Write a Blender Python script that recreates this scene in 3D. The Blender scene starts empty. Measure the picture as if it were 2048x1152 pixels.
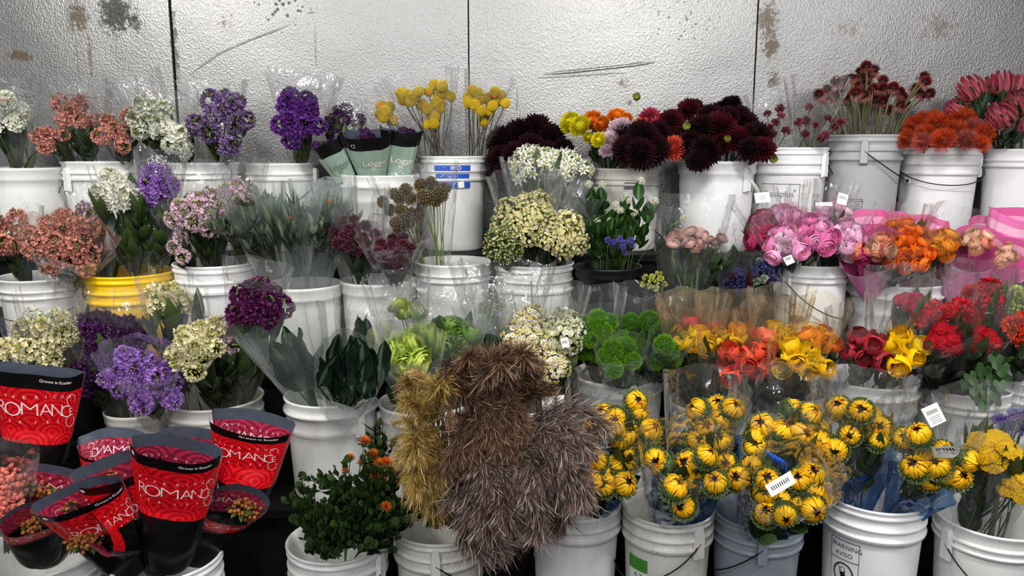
import bpy, math, random
import numpy as np
from mathutils import Vector, Matrix, noise as mnoise

SC = bpy.context.scene
COL = SC.collection
PI = math.pi
# ------------------------------------------------------------------ camera
FPX = 1600.0
PITCH = math.radians(10.0)
CAMZ = 1.55
cam_d = bpy.data.cameras.new('camera'); cam = bpy.data.objects.new('camera', cam_d); COL.objects.link(cam)
cam_d.sensor_width = 36.0; cam_d.lens = 36.0 * FPX / 2048.0; cam_d.clip_start = 0.05
cam.location = (0, 0, CAMZ); cam.rotation_euler = (PI / 2 - PITCH, 0, 0)
SC.camera = cam
# ------------------------------------------------------------------ view, world, lamps
SC.view_settings.view_transform = 'Standard'; SC.view_settings.look = 'None'
SC.view_settings.gamma = 1.0; SC.view_settings.use_curve_mapping = False
SC.view_settings.exposure = 0.35
SC.cycles.transparent_max_bounces = 16; SC.cycles.use_adaptive_sampling = True; SC.cycles.adaptive_threshold = 0.06
SC.cycles.max_bounces = 5; SC.cycles.diffuse_bounces = 2; SC.cycles.glossy_bounces = 2; SC.cycles.transmission_bounces = 3
SC.cycles.caustics_reflective = False; SC.cycles.caustics_refractive = False
SC.cycles.sample_clamp_indirect = 4.0
world = bpy.data.worlds.new('world'); SC.world = world; world.use_nodes = True
world.node_tree.nodes['Background'].inputs[0].default_value = (0.8, 0.87, 1.0, 1)
world.node_tree.nodes['Background'].inputs[1].default_value = 0.055
def area_lamp(name, loc, target, sx, sy, power, col):
    l = bpy.data.lights.new(name, 'AREA'); l.shape = 'RECTANGLE'; l.size = sx; l.size_y = sy; l.energy = power; l.color = col
    o = bpy.data.objects.new(name, l); COL.objects.link(o); o.location = loc
    o.rotation_euler = (Vector(target) - Vector(loc)).to_track_quat('-Z', 'Y').to_euler()
    return o
area_lamp('ceiling_lamp', (0.75, 1.15, 2.75), (0.75, 2.4, 1.0), 0.45, 0.10, 27, (1.0, 0.98, 0.94))
area_lamp('ceiling_lamp', (-2.1, 1.5, 2.75), (-1.4, 2.4, 1.0), 0.45, 0.10, 30, (1.0, 0.98, 0.93))
area_lamp('ceiling_lamp', (2.5, 0.4, 2.7), (1.6, 2.4, 1.0), 0.6, 0.12, 22, (1.0, 0.97, 0.96))
area_lamp('ceiling_lamp', (-0.6, -0.6, 2.8), (-0.4, 2.6, 1.0), 1.2, 0.15, 18, (1.0, 0.99, 0.97))  # extra lamp added behind the camera for sparkle on the film
area_lamp('ceiling_lamp', (-0.75, 0.9, 2.85), (-0.75, 2.4, 0.8), 0.9, 0.08, 8, (1.0, 0.99, 0.97))  # another long lamp, added for more sparkle in the reflections
area_lamp('fill_light', (0.0, 0.2, 3.1), (0.0, 1.6, 0.8), 4.5, 2.0, 22, (0.96, 0.98, 1.0))  # broad unseen fill, added to brighten the wraps and give them a sheen

for q in (-2.2, -0.9, 0.5, 1.9):   # narrow strip lights added behind the camera to put glints on the film
    area_lamp('glint_light', (q, -1.2, 2.05), (q * .8, 3.0, 1.0), 0.05, 1.0, 11, (1.0, 1.0, 1.0))

# ------------------------------------------------------------------ helpers
def at(px, py, Y):
    xc = (px - 1024.0) / FPX; yc = (576.0 - py) / FPX
    d = Vector((xc, math.cos(PITCH) + yc * math.sin(PITCH), -math.sin(PITCH) + yc * math.cos(PITCH)))
    return Vector((0, 0, CAMZ)) + d * (Y / d.y)
def depth(p): return p[1] * math.cos(PITCH) - (p[2] - CAMZ) * math.sin(PITCH)
def pxm(p): return depth(p) / FPX          # metres per photo pixel at p
def s2l(c):
    if isinstance(c, str):
        c = tuple(int(c[i:i + 2], 16) / 255.0 for i in (0, 2, 4))
    return tuple(x / 12.92 if x <= 0.04045 else ((x + 0.055) / 1.055) ** 2.4 for x in c)
def unit(a):
    a = np.asarray(a, float); n = np.linalg.norm(a, axis=-1, keepdims=True); n[n == 0] = 1
    return a / n
def frames(x, up):
    """rotation matrices whose first axis is x and third is near up"""
    x = unit(x); up = np.broadcast_to(np.asarray(up, float), x.shape)
    y = np.cross(up, x); bad = np.linalg.norm(y, axis=-1) < 1e-4
    if bad.any(): y[bad] = np.cross(np.array([0.31, 0.77, 0.2]), x[bad])
    y = unit(y); z = np.cross(x, y)
    return np.stack([x, y, z], axis=-1)

class MB:
    def __init__(s): s.v = []; s.f = []; s.c = []; s.uv = []; s.n = 0
    def add(s, v, f, col=(1, 1, 1), mat=0, uv=None):
        v = np.asarray(v, float).reshape(-1, 3)
        c = np.broadcast_to(np.asarray(col, float), (len(v), 3))
        s.v.append(v); s.c.append(c)
        s.uv.append(np.zeros((len(v), 2)) if uv is None else np.asarray(uv, float))
        if isinstance(f, np.ndarray): s.f.append((f + s.n, mat))
        else:
            by = {}
            for q in f: by.setdefault(len(q), []).append(q)
            for k in by: s.f.append((np.array(by[k], int) + s.n, mat))
        s.n += len(v)
    def inst(s, T, pos, rot, scale, c0, c1, mat=0, jit=0.12, rng=None):
        """T = (verts, faces, t); pos (K,3) rot (K,3,3) scale (K,) or (K,3)"""
        v, f, t = T; K = len(pos)
        if K == 0: return
        pos = np.asarray(pos, float); scale = np.asarray(scale, float)
        if scale.ndim == 0: scale = np.full(K, float(scale))
        if scale.ndim == 1: scale = scale[:, None].repeat(3, 1)
        P = v[None] * scale[:, None, :]
        P = np.einsum('kij,knj->kni', rot, P) + pos[:, None, :]
        c0 = np.asarray(c0, float); c1 = np.asarray(c1, float)
        if c0.ndim == 1: c0 = c0[None].repeat(K, 0)
        if c1.ndim == 1: c1 = c1[None].repeat(K, 0)
        C = c0[:, None, :] * (1 - t[None, :, None]) + c1[:, None, :] * t[None, :, None]
        if jit: C = C * (1 + (rng or RN).uniform(-jit, jit, (K, 1, 1)))
        N = len(v)
        F = (f[None] + (np.arange(K) * N)[:, None, None]).reshape(-1, f.shape[1])
        s.v.append(P.reshape(-1, 3)); s.c.append(np.clip(C, 0, 1).reshape(-1, 3)); s.uv.append(np.zeros((K * N, 2)))
        s.f.append((F + s.n, mat)); s.n += K * N
    def mesh(s, name, mats, smooth=True):
        me = bpy.data.meshes.new(name)
        V = np.concatenate(s.v); C = np.concatenate(s.c); U = np.concatenate(s.uv)
        li = np.concatenate([f.reshape(-1) for f, m in s.f])
        tot = np.concatenate([np.full(len(f), f.shape[1]) for f, m in s.f])
        mi = np.concatenate([np.full(len(f), m) for f, m in s.f])
        st = np.concatenate([[0], np.cumsum(tot)[:-1]])
        me.vertices.add(len(V)); me.vertices.foreach_set('co', V.astype(np.float32).ravel())
        me.loops.add(len(li)); me.loops.foreach_set('vertex_index', li.astype(np.int32))
        me.polygons.add(len(tot)); me.polygons.foreach_set('loop_start', st.astype(np.int32))
        me.polygons.foreach_set('material_index', mi.astype(np.int32))
        me.polygons.foreach_set('use_smooth', np.full(len(tot), smooth))
        ca = me.color_attributes.new('Col', 'FLOAT_COLOR', 'POINT')
        ca.data.foreach_set('color', np.concatenate([C, np.ones((len(C), 1))], 1).astype(np.float32).ravel())
        ul = me.uv_layers.new(name='UV'); ul.data.foreach_set('uv', U[li].astype(np.float32).ravel())
        for m in (mats if isinstance(mats, (list, tuple)) else [mats]): me.materials.append(m)
        me.update(calc_edges=True)
        return me

RN = np.random.default_rng(7)
def link(name, me, parent=None, loc=None, mat=None, label=None):
    o = bpy.data.objects.new(name, me); COL.objects.link(o)
    if parent is not None: o.parent = parent
    if mat is not None: o.matrix_basis = mat
    elif loc is not None: o.location = loc
    if label: o['label'] = label
    return o
def thing(name, label, cat, loc, group=None):
    o = bpy.data.objects.new(name, None); COL.objects.link(o); o.location = loc
    o.empty_display_size = 0.05
    o['label'] = label; o['category'] = cat
    if group: o['group'] = group
    return o
def aim(loc, z, roll=0.0, s=1.0):
    q = Vector(z).normalized().to_track_quat('Z', 'Y')
    return Matrix.Translation(Vector(loc)) @ q.to_matrix().to_4x4() @ Matrix.Rotation(roll, 4, 'Z') @ Matrix.Diagonal((s, s, s, 1))

# ------------------------------------------------------------------ materials
def newmat(name):
    m = bpy.data.materials.new(name); m.use_nodes = True
    nt = m.node_tree; nt.nodes.clear()
    out = nt.nodes.new('ShaderNodeOutputMaterial')
    return m, nt, out
def N(nt, t, **kw):
    n = nt.nodes.new(t)
    for k, v in kw.items():
        if k.startswith('i_'):
            key = k[2:]; key = int(key) if key.isdigit() else key
            n.inputs[key].default_value = v
        else: setattr(n, k, v)
    return n
def petal_mat(name, rough=0.55, translucent=0.25, spec=0.3, bump=0.0, bscale=300):
    m, nt, out = newmat(name); L = nt.links.new
    at_ = N(nt, 'ShaderNodeAttribute', attribute_name='Col')
    oi = N(nt, 'ShaderNodeObjectInfo'); mr = N(nt, 'ShaderNodeMapRange'); mr.inputs[3].default_value = 0.82; mr.inputs[4].default_value = 1.15
    L(oi.outputs['Random'], mr.inputs[0])
    mx = N(nt, 'ShaderNodeVectorMath', operation='SCALE'); L(at_.outputs['Color'], mx.inputs[0]); L(mr.outputs[0], mx.inputs['Scale'])
    b = N(nt, 'ShaderNodeBsdfPrincipled'); b.inputs['Roughness'].default_value = rough; b.inputs['Specular IOR Level'].default_value = spec
    L(mx.outputs[0], b.inputs['Base Color'])
    if bump:
        no = N(nt, 'ShaderNodeTexNoise'); no.inputs['Scale'].default_value = bscale
        bu = N(nt, 'ShaderNodeBump'); bu.inputs['Strength'].default_value = bump; bu.inputs['Distance'].default_value = 0.002
        tc = N(nt, 'ShaderNodeTexCoord'); L(tc.outputs['Object'], no.inputs['Vector'])
        L(no.outputs[0], bu.inputs['Height']); L(bu.outputs[0], b.inputs['Normal'])
    if translucent > 0:
        tr = N(nt, 'ShaderNodeBsdfTranslucent'); L(mx.outputs[0], tr.inputs['Color'])
        ms = N(nt, 'ShaderNodeMixShader'); ms.inputs[0].default_value = translucent
        L(b.outputs[0], ms.inputs[1]); L(tr.outputs[0], ms.inputs[2]); L(ms.outputs[0], out.inputs[0])
    else: L(b.outputs[0], out.inputs[0])
    return m
def film_mat(name, haze=0.10, tint=(1, 1, 1), hazecol=(0.85, 0.88, 0.88), rough=0.10, crumple=1.0, scale=28, gloss=0.95, bias=0.03):
    m, nt, out = newmat(name); L = nt.links.new
    uv = N(nt, 'ShaderNodeUVMap'); oi = N(nt, 'ShaderNodeObjectInfo')
    ad = N(nt, 'ShaderNodeVectorMath', operation='ADD'); L(uv.outputs[0], ad.inputs[0]); L(oi.outputs['Random'], ad.inputs[1])
    mp = N(nt, 'ShaderNodeMapping'); mp.inputs['Scale'].default_value = (scale * 1.3, scale * 0.28, 1); L(ad.outputs[0], mp.inputs[0])
    no = N(nt, 'ShaderNodeTexNoise'); no.inputs['Scale'].default_value = 1.0; no.inputs['Detail'].default_value = 2.5; no.inputs['Distortion'].default_value = 0.6
    L(mp.outputs[0], no.inputs['Vector'])
    mp2 = N(nt, 'ShaderNodeMapping'); mp2.inputs['Scale'].default_value = (scale * 0.8, scale * 0.6, 1); mp2.inputs['Rotation'].default_value = (0, 0, 0.6); L(ad.outputs[0], mp2.inputs[0])
    vo = N(nt, 'ShaderNodeTexVoronoi', feature='SMOOTH_F1'); vo.inputs['Scale'].default_value = 1.0; vo.inputs['Smoothness'].default_value = 0.15; L(mp2.outputs[0], vo.inputs['Vector'])
    b1 = N(nt, 'ShaderNodeBump'); b1.inputs['Strength'].default_value = min(1, 0.45 * crumple); b1.inputs['Distance'].default_value = 0.02
    L(vo.outputs['Distance'], b1.inputs['Height'])
    b2 = N(nt, 'ShaderNodeBump'); b2.inputs['Strength'].default_value = min(1, 0.7 * crumple); b2.inputs['Distance'].default_value = 0.02
    L(no.outputs[0], b2.inputs['Height']); L(b1.outputs[0], b2.inputs['Normal'])
    gl = N(nt, 'ShaderNodeBsdfGlossy'); gl.inputs['Roughness'].default_value = rough; gl.inputs['Color'].default_value = (gloss, gloss, gloss, 1)
    L(b2.outputs[0], gl.inputs['Normal'])
    tr = N(nt, 'ShaderNodeBsdfTransparent'); tr.inputs['Color'].default_value = (*tint, 1)
    df = N(nt, 'ShaderNodeBsdfDiffuse'); df.inputs['Color'].default_value = (*hazecol, 1)
    tl = N(nt, 'ShaderNodeBsdfTranslucent'); tl.inputs['Color'].default_value = (*hazecol, 1)
    dd = N(nt, 'ShaderNodeMixShader'); dd.inputs[0].default_value = 0.5; L(df.outputs[0], dd.inputs[1]); L(tl.outputs[0], dd.inputs[2])
    # the film looks whiter where it is creased
    hz = N(nt, 'ShaderNodeMapRange', clamp=True); hz.inputs[1].default_value = 0.52; hz.inputs[2].default_value = 0.72; hz.inputs[3].default_value = haze; hz.inputs[4].default_value = min(1, haze * 2.0 + 0.05 * crumple); L(no.outputs[0], hz.inputs[0])
    m1 = N(nt, 'ShaderNodeMixShader'); L(hz.outputs[0], m1.inputs[0]); L(tr.outputs[0], m1.inputs[1]); L(dd.outputs[0], m1.inputs[2])
    fr = N(nt, 'ShaderNodeFresnel'); fr.inputs['IOR'].default_value = 1.35; L(b2.outputs[0], fr.inputs['Normal'])
    ma = N(nt, 'ShaderNodeMath', operation='MULTIPLY_ADD', use_clamp=True); ma.inputs[1].default_value = 0.8; ma.inputs[2].default_value = bias
    L(fr.outputs[0], ma.inputs[0]); mi = N(nt, 'ShaderNodeMath', operation='MINIMUM'); mi.inputs[1].default_value = 0.4; L(ma.outputs[0], mi.inputs[0])
    m2 = N(nt, 'ShaderNodeMixShader'); L(mi.outputs[0], m2.inputs[0]); L(m1.outputs[0], m2.inputs[1]); L(gl.outputs[0], m2.inputs[2])
    L(m2.outputs[0], out.inputs[0])
    return m
def plain_mat(name, col, rough=0.5, spec=0.4, metallic=0.0, grime=0.0, alpha=None):
    m, nt, out = newmat(name); L = nt.links.new
    b = N(nt, 'ShaderNodeBsdfPrincipled'); b.inputs['Roughness'].default_value = rough; b.inputs['Specular IOR Level'].default_value = spec
    b.inputs['Metallic'].default_value = metallic
    c = s2l(col) if isinstance(col, str) else col
    tc = N(nt, 'ShaderNodeTexCoord')
    no = N(nt, 'ShaderNodeTexNoise'); no.inputs['Scale'].default_value = 9; no.inputs['Detail'].default_value = 6; no.inputs['Roughness'].default_value = 0.65
    L(tc.outputs['Object'], no.inputs['Vector'])
    cr = N(nt, 'ShaderNodeMapRange'); cr.inputs[1].default_value = 0.35; cr.inputs[2].default_value = 0.7; cr.inputs[3].default_value = 1.0; cr.inputs[4].default_value = 1.0 - max(grime, 0.04)
    L(no.outputs[0], cr.inputs[0])
    mx = N(nt, 'ShaderNodeVectorMath', operation='SCALE'); mx.inputs[0].default_value = c; L(cr.outputs[0], mx.inputs['Scale'])
    L(mx.outputs[0], b.inputs['Base Color']); L(b.outputs[0], out.inputs[0])
    return m
def bucket_mat(name, col, dirt, trans=0.0):
    m, nt, out = newmat(name); L = nt.links.new
    b = N(nt, 'ShaderNodeBsdfPrincipled'); b.inputs['Roughness'].default_value = 0.38; b.inputs['Specular IOR Level'].default_value = 0.45
    tc = N(nt, 'ShaderNodeTexCoord'); oi = N(nt, 'ShaderNodeObjectInfo')
    ad = N(nt, 'ShaderNodeVectorMath', operation='ADD'); L(tc.outputs['Object'], ad.inputs[0]); L(oi.outputs['Random'], ad.inputs[1])
    mp = N(nt, 'ShaderNodeMapping'); mp.inputs['Scale'].default_value = (1, 1, 0.35); L(ad.outputs[0], mp.inputs[0])
    n1 = N(nt, 'ShaderNodeTexNoise'); n1.inputs['Scale'].default_value = 14; n1.inputs['Detail'].default_value = 8; n1.inputs['Roughness'].default_value = 0.7
    L(mp.outputs[0], n1.inputs['Vector'])
    n2 = N(nt, 'ShaderNodeTexNoise'); n2.inputs['Scale'].default_value = 60; n2.inputs['Detail'].default_value = 4; L(ad.outputs[0], n2.inputs['Vector'])
    r1 = N(nt, 'ShaderNodeMapRange'); r1.inputs[1].default_value = 0.5; r1.inputs[2].default_value = 0.78; L(n1.outputs[0], r1.inputs[0])
    r2 = N(nt, 'ShaderNodeMapRange'); r2.inputs[1].default_value = 0.66; r2.inputs[2].default_value = 0.76; L(n2.outputs[0], r2.inputs[0])
    mm = N(nt, 'ShaderNodeMath', operation='MULTIPLY'); mm.inputs[1].default_value = dirt; L(r1.outputs[0], mm.inputs[0])
    m3 = N(nt, 'ShaderNodeMath', operation='MULTIPLY'); m3.inputs[1].default_value = dirt * 1.2; L(r2.outputs[0], m3.inputs[0])
    m4 = N(nt, 'ShaderNodeMath', operation='MAXIMUM'); L(mm.outputs[0], m4.inputs[0]); L(m3.outputs[0], m4.inputs[1])
    mc = N(nt, 'ShaderNodeMix', data_type='RGBA'); mc.inputs[6].default_value = (*s2l(col), 1); mc.inputs[7].default_value = (0.22, 0.19, 0.15, 1)
    L(m4.outputs[0], mc.inputs[0]); L(mc.outputs[2], b.inputs['Base Color'])
    tl = N(nt, 'ShaderNodeBsdfTranslucent'); L(mc.outputs[2], tl.inputs['Color'])
    ms = N(nt, 'ShaderNodeMixShader'); ms.inputs[0].default_value = 0.06; L(b.outputs[0], ms.inputs[1]); L(tl.outputs[0], ms.inputs[2])
    L(ms.outputs[0], out.inputs[0])
    return m
M = {}
M['petal'] = petal_mat('petal')
M['petal_dark'] = petal_mat('velvet_petal', rough=0.75, translucent=0.08, spec=0.15)
M['leaf'] = petal_mat('leaf_green', rough=0.42, translucent=0.12, spec=0.4)
M['stem'] = petal_mat('stem_green', rough=0.5, translucent=0.0)
M['plume'] = petal_mat('grass_plume', rough=0.7, translucent=0.15, spec=0.2)
M['film'] = film_mat('clear_film', haze=0.05, rough=0.05, bias=0.025)
M['film_soft'] = film_mat('frosted_film', haze=0.16, hazecol=(0.60, 0.68, 0.65), rough=0.18, crumple=0.5, scale=16, bias=0.03)
M['film_tan'] = film_mat('amber_striped_film', haze=0.07, tint=(1, 0.97, 0.9), hazecol=(0.85, 0.72, 0.52), crumple=1.2, scale=30, bias=0.03)
M['film_crisp'] = film_mat('crinkled_film', haze=0.035, crumple=1.7, scale=30, rough=0.035, bias=0.08)
M['film_blue'] = film_mat('blue_film', haze=0.42, tint=(0.5, 0.75, 1), hazecol=(0.02, 0.16, 0.55), crumple=1.3, scale=14, bias=0.03)
M['bucket'] = bucket_mat('white_bucket_plastic', 'e3e3e0', 0.30)
M['bucket_dirty'] = bucket_mat('stained_bucket_plastic', 'd9d7d0', 0.65)
M['bucket_clean'] = bucket_mat('clean_bucket_plastic', 'eeeeee', 0.12)
M['bucket_grey'] = bucket_mat('grey_bucket_plastic', 'a9abad', 0.2)
M['bucket_blue'] = bucket_mat('bluish_bucket_plastic', '8c949e', 0.25)
M['bucket_yellow'] = bucket_mat('yellow_bucket_plastic', 'f5c400', 0.2)
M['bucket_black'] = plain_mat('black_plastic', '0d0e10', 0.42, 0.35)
M['wire'] = plain_mat('dark_wire', '1a1a1a', 0.35, 0.5, 0.8)
M['white'] = plain_mat('white_plastic', 'eceae4', 0.4)
M['paper'] = plain_mat('white_paper', 'e9e9e4', 0.7)
M['ink'] = plain_mat('black_ink', '141416', 0.6)
M['ink_grey'] = plain_mat('grey_ink', '5a5c5e', 0.6)
M['ink_white'] = plain_mat('white_ink', 'f2dede', 0.5)
M['ink_green'] = plain_mat('green_ink', '3e8a2c', 0.5)
M['ink_blue'] = plain_mat('blue_ink', '2a3a70', 0.5)
M['blue_paint'] = plain_mat('blue_paint', '1450b8', 0.5, grime=0.4)
M['orange_dot'] = plain_mat('orange_sticker', 'f0541e', 0.5)
M['blue_dot'] = plain_mat('blue_sticker', '2a78b8', 0.5)
M['purple'] = plain_mat('purple_ribbon', '5a3494', 0.4)
M['band'] = plain_mat('rubber_band', 'd2b48c', 0.6)
M['riser'] = plain_mat('black_painted_board', '0b0b0c', 0.6, 0.2)
M['floor'] = plain_mat('dark_floor', '121212', 0.6, 0.2)

# ------------------------------------------------------------------ text as mesh, bent on any surface
_txt = {}
def text_mesh(s, thin=0.0):
    k = (s, thin)
    if k in _txt: return _txt[k]
    c = bpy.data.curves.new('t', 'FONT'); c.body = s; c.size = 1.0; c.resolution_u = 3; c.offset = thin; c.align_x = 'CENTER'
    o = bpy.data.objects.new('t', c); COL.objects.link(o)
    me = bpy.data.meshes.new_from_object(o)
    v = np.array([p.co[:] for p in me.vertices]); f = [tuple(p.vertices) for p in me.polygons]
    bpy.data.objects.remove(o); bpy.data.curves.remove(c); bpy.data.meshes.remove(me)
    v[:, 1] -= 0.35
    _txt[k] = (v, f); return _txt[k]
def ring2d(r, w, a0=0, a1=2 * PI, n=28):
    a = np.linspace(a0, a1, n + 1)
    v = np.concatenate([np.stack([r * np.cos(a), r * np.sin(a), a * 0], 1), np.stack([(r - w) * np.cos(a), (r - w) * np.sin(a), a * 0], 1)])
    f = [(i, i + 1, n + 2 + i, n + 1 + i) for i in range(n)]
    return v, f
def rect2d(x0, y0, x1, y1, n=6):
    xs = np.linspace(x0, x1, n + 1)
    v = np.concatenate([np.stack([xs, xs * 0 + y0, xs * 0], 1), np.stack([xs, xs * 0 + y1, xs * 0], 1)])
    return v, [(i, i + 1, n + 2 + i, n + 1 + i) for i in range(n)]
def decal(surf, items, name, mat, parent, label=None, off=0.0012):
    """items: list of ((verts2d, faces), cx, cy, size, rot); surf(s, t, off) maps metres on the surface to points"""
    mb = MB()
    for (v, f), cx, cy, size, rot in items:
        x = v[:, 0] * size; y = v[:, 1] * size
        X = cx + x * math.cos(rot) - y * math.sin(rot); Y = cy + x * math.sin(rot) + y * math.cos(rot)
        mb.add(surf(X, Y, off), f)
    return link(name, mb.mesh(name, mat, smooth=False), parent, label=label)
# ------------------------------------------------------------------ the setting
ROWY = {1: 3.25, 2: 2.87, 3: 2.53, 4: 2.2}
TIER = {1: 1.14, 2: 0.76, 3: 0.42, 4: 0.13}
WALLY = 3.46
def box(mb, x0, x1, y0, y1, z0, z1):
    v = [(x, y, z) for z in (z0, z1) for y in (y0, y1) for x in (x0, x1)]
    mb.add(v, [(0, 2, 3, 1), (4, 5, 7, 6), (0, 1, 5, 4), (2, 6, 7, 3), (0, 4, 6, 2), (1, 3, 7, 5)])
def wall_mat():
    m, nt, out = newmat('embossed_aluminium_panel'); L = nt.links.new
    b = N(nt, 'ShaderNodeBsdfPrincipled'); b.inputs['Roughness'].default_value = 0.42; b.inputs['Metallic'].default_value = 0.72
    tc = N(nt, 'ShaderNodeTexCoord')
    mp = N(nt, 'ShaderNodeMapping'); mp.inputs['Scale'].default_value = (1, 1, 0.8); L(tc.outputs['Object'], mp.inputs[0])
    n1 = N(nt, 'ShaderNodeTexNoise'); n1.inputs['Scale'].default_value = 190; n1.inputs['Detail'].default_value = 2; L(mp.outputs[0], n1.inputs['Vector'])
    v1 = N(nt, 'ShaderNodeTexVoronoi'); v1.inputs['Scale'].default_value = 150; L(mp.outputs[0], v1.inputs['Vector'])
    big = N(nt, 'ShaderNodeTexNoise'); big.inputs['Scale'].default_value = 2.2; big.inputs['Detail'].default_value = 2; L(tc.outputs['Object'], big.inputs['Vector'])
    a1 = N(nt, 'ShaderNodeMath', operation='ADD'); L(n1.outputs[0], a1.inputs[0]); L(v1.outputs[0], a1.inputs[1])
    bu = N(nt, 'ShaderNodeBump'); bu.inputs['Strength'].default_value = 0.40; bu.inputs['Distance'].default_value = 0.0022; L(a1.outputs[0], bu.inputs['Height'])
    b2 = N(nt, 'ShaderNodeBump'); b2.inputs['Strength'].default_value = 0.25; b2.inputs['Distance'].default_value = 0.05; L(big.outputs[0], b2.inputs['Height']); L(bu.outputs[0], b2.inputs['Normal'])
    L(b2.outputs[0], b.inputs['Normal'])
    # stains, each with a place and a shape of its own
    sx = N(nt, 'ShaderNodeSeparateXYZ'); L(tc.outputs['Object'], sx.inputs[0])
    nf = N(nt, 'ShaderNodeTexNoise'); nf.inputs['Scale'].default_value = 46; nf.inputs['Detail'].default_value = 8; nf.inputs['Roughness'].default_value = 0.75; L(tc.outputs['Object'], nf.inputs['Vector'])
    vs = N(nt, 'ShaderNodeTexVoronoi'); vs.inputs['Scale'].default_value = 42; L(tc.outputs['Object'], vs.inputs['Vector'])
    base = N(nt, 'ShaderNodeMapRange'); base.inputs[3].default_value = 0.31; base.inputs[4].default_value = 0.23; L(big.outputs[0], base.inputs[0])
    col = N(nt, 'ShaderNodeCombineColor')
    for i, k in enumerate((1.0, 0.995, 0.975)):
        mu = N(nt, 'ShaderNodeMath', operation='MULTIPLY'); mu.inputs[1].default_value = k; L(base.outputs[0], mu.inputs[0]); L(mu.outputs[0], col.inputs[i])
    cur = col.outputs[0]
    def M2(op, a, b_, clamp=False):
        n = N(nt, 'ShaderNodeMath', operation=op, use_clamp=clamp)
        for i, q in enumerate((a, b_)):
            if isinstance(q, (int, float)): n.inputs[i].default_value = q
            else: L(q, n.inputs[i])
        return n.outputs[0]
    def stain(px, py, rx, ry, thr, c, speck=False, strength=1.0):
        nonlocal cur
        p = at(px, py, WALLY); k = pxm(p)
        dx = M2('DIVIDE', M2('SUBTRACT', sx.outputs[0], p.x), rx * k); dz = M2('DIVIDE', M2('SUBTRACT', sx.outputs[2], p.z), ry * k)
        d = M2('SQRT', M2('ADD', M2('MULTIPLY', dx, dx), M2('MULTIPLY', dz, dz)), 0.0)
        fall = M2('SUBTRACT', 1.0, d, True)
        if speck:
            mask = M2('MULTIPLY', M2('SUBTRACT', M2('MULTIPLY', fall, thr), vs.outputs[0]), 12.0, True)
        else:
            mask = M2('MULTIPLY', M2('SUBTRACT', M2('ADD', nf.outputs[0], M2('MULTIPLY', fall, 0.35)), thr), 9.0, True)
            mask = M2('MULTIPLY', mask, M2('MULTIPLY', fall, 4.0, True))
        mask = M2('MULTIPLY', mask, strength)
        mc = N(nt, 'ShaderNodeMix', data_type='RGBA'); L(mask, mc.inputs[0]); L(cur, mc.inputs[6]); mc.inputs[7].default_value = (*c, 1)
        cur = mc.outputs[2]; masks.append(mask)
    masks = []
    dark = (0.02, 0.022, 0.018); brown = (0.10, 0.075, 0.045)
    stain(155, 35, 34, 45, 0.62, brown); stain(230, 25, 48, 60, 0.58, dark); stain(270, 45, 22, 40, 0.68, dark)
    stain(40, 112, 42, 16, 0.60, brown); stain(565, 18, 110, 75, 0.42, (0.06, 0.06, 0.055), True); stain(450, 40, 40, 60, 0.78, brown)
    stain(180, 110, 6, 110, 0.64, brown, False, 0.7); stain(155, 120, 5, 90, 0.70, brown, False, 0.6)
    stain(1535, 40, 42, 75, 0.66, brown, False, 0.9); stain(1542, 92, 26, 40, 0.62, brown); stain(1548, 160, 22, 40, 0.66, (0.09, 0.08, 0.05))
    stain(1360, 45, 150, 95, 0.36, (0.12, 0.12, 0.11), True, 0.8); stain(1245, 170, 22, 26, 0.70, brown, False, 0.7)
    stain(1880, 55, 120, 90, 0.76, brown, False, 0.6); stain(1700, 60, 90, 70, 0.78, brown, False, 0.5); stain(1260, 205, 14, 14, 0.7, (0.1, 0.1, 0.1))
    stain(350, 100, 14, 160, 0.66, (0.05, 0.045, 0.035), False, 0.8)
    mk = masks[0]
    for q in masks[1:]: mk = M2('MAXIMUM', mk, q)
    mr = N(nt, 'ShaderNodeMapRange'); mr.inputs[3].default_value = 0.72; mr.inputs[4].default_value = 0.0; L(mk, mr.inputs[0]); L(mr.outputs[0], b.inputs['Metallic'])
    L(cur, b.inputs['Base Color']); L(b.outputs[0], out.inputs[0])
    return m
M['wall'] = wall_mat()
def tubes(mb, pts, r, k=6, col=(1, 1, 1), closed=False, rr=None, col2=None):
    P = np.array([tuple(p) for p in pts], float); n = len(P)
    T = np.gradient(P, axis=0); T = unit(T)
    up = np.array([0.13, 0.2, 0.97]); F = frames(T, up)
    a = np.arange(k) / k * 2 * PI
    R = np.full(n, r) if rr is None else np.asarray(rr, float)
    ring = F[:, :, 1][:, None, :] * np.cos(a)[None, :, None] + F[:, :, 2][:, None, :] * np.sin(a)[None, :, None]
    V = P[:, None, :] + ring * R[:, None, None]
    idx = np.arange(n * k).reshape(n, k); j = np.roll(idx, -1, axis=1)
    F4 = np.stack([idx[:-1], j[:-1], j[1:], idx[1:]], -1).reshape(-1, 4)
    c = np.broadcast_to(np.asarray(col, float), (n * k, 3)) if col2 is None else (np.asarray(col)[None] * (1 - np.linspace(0, 1, n)[:, None]) + np.asarray(col2)[None] * np.linspace(0, 1, n)[:, None]).repeat(k, 0)
    mb.add(V.reshape(-1, 3), F4, c)
def bez(a, b, c, d, n=8):
    t = np.linspace(0, 1, n)[:, None]; a, b, c, d = [np.array(tuple(q), float) for q in (a, b, c, d)]
    return (1 - t) ** 3 * a + 3 * (1 - t) ** 2 * t * b + 3 * (1 - t) * t * t * c + t ** 3 * d
def structure(o): o['kind'] = 'structure'; return o
mb = MB(); box(mb, -3.2, 3.2, 1.2, WALLY + 0.1, -0.05, 0.0)
structure(link('floor', mb.mesh('floor', M['floor'])))
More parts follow.
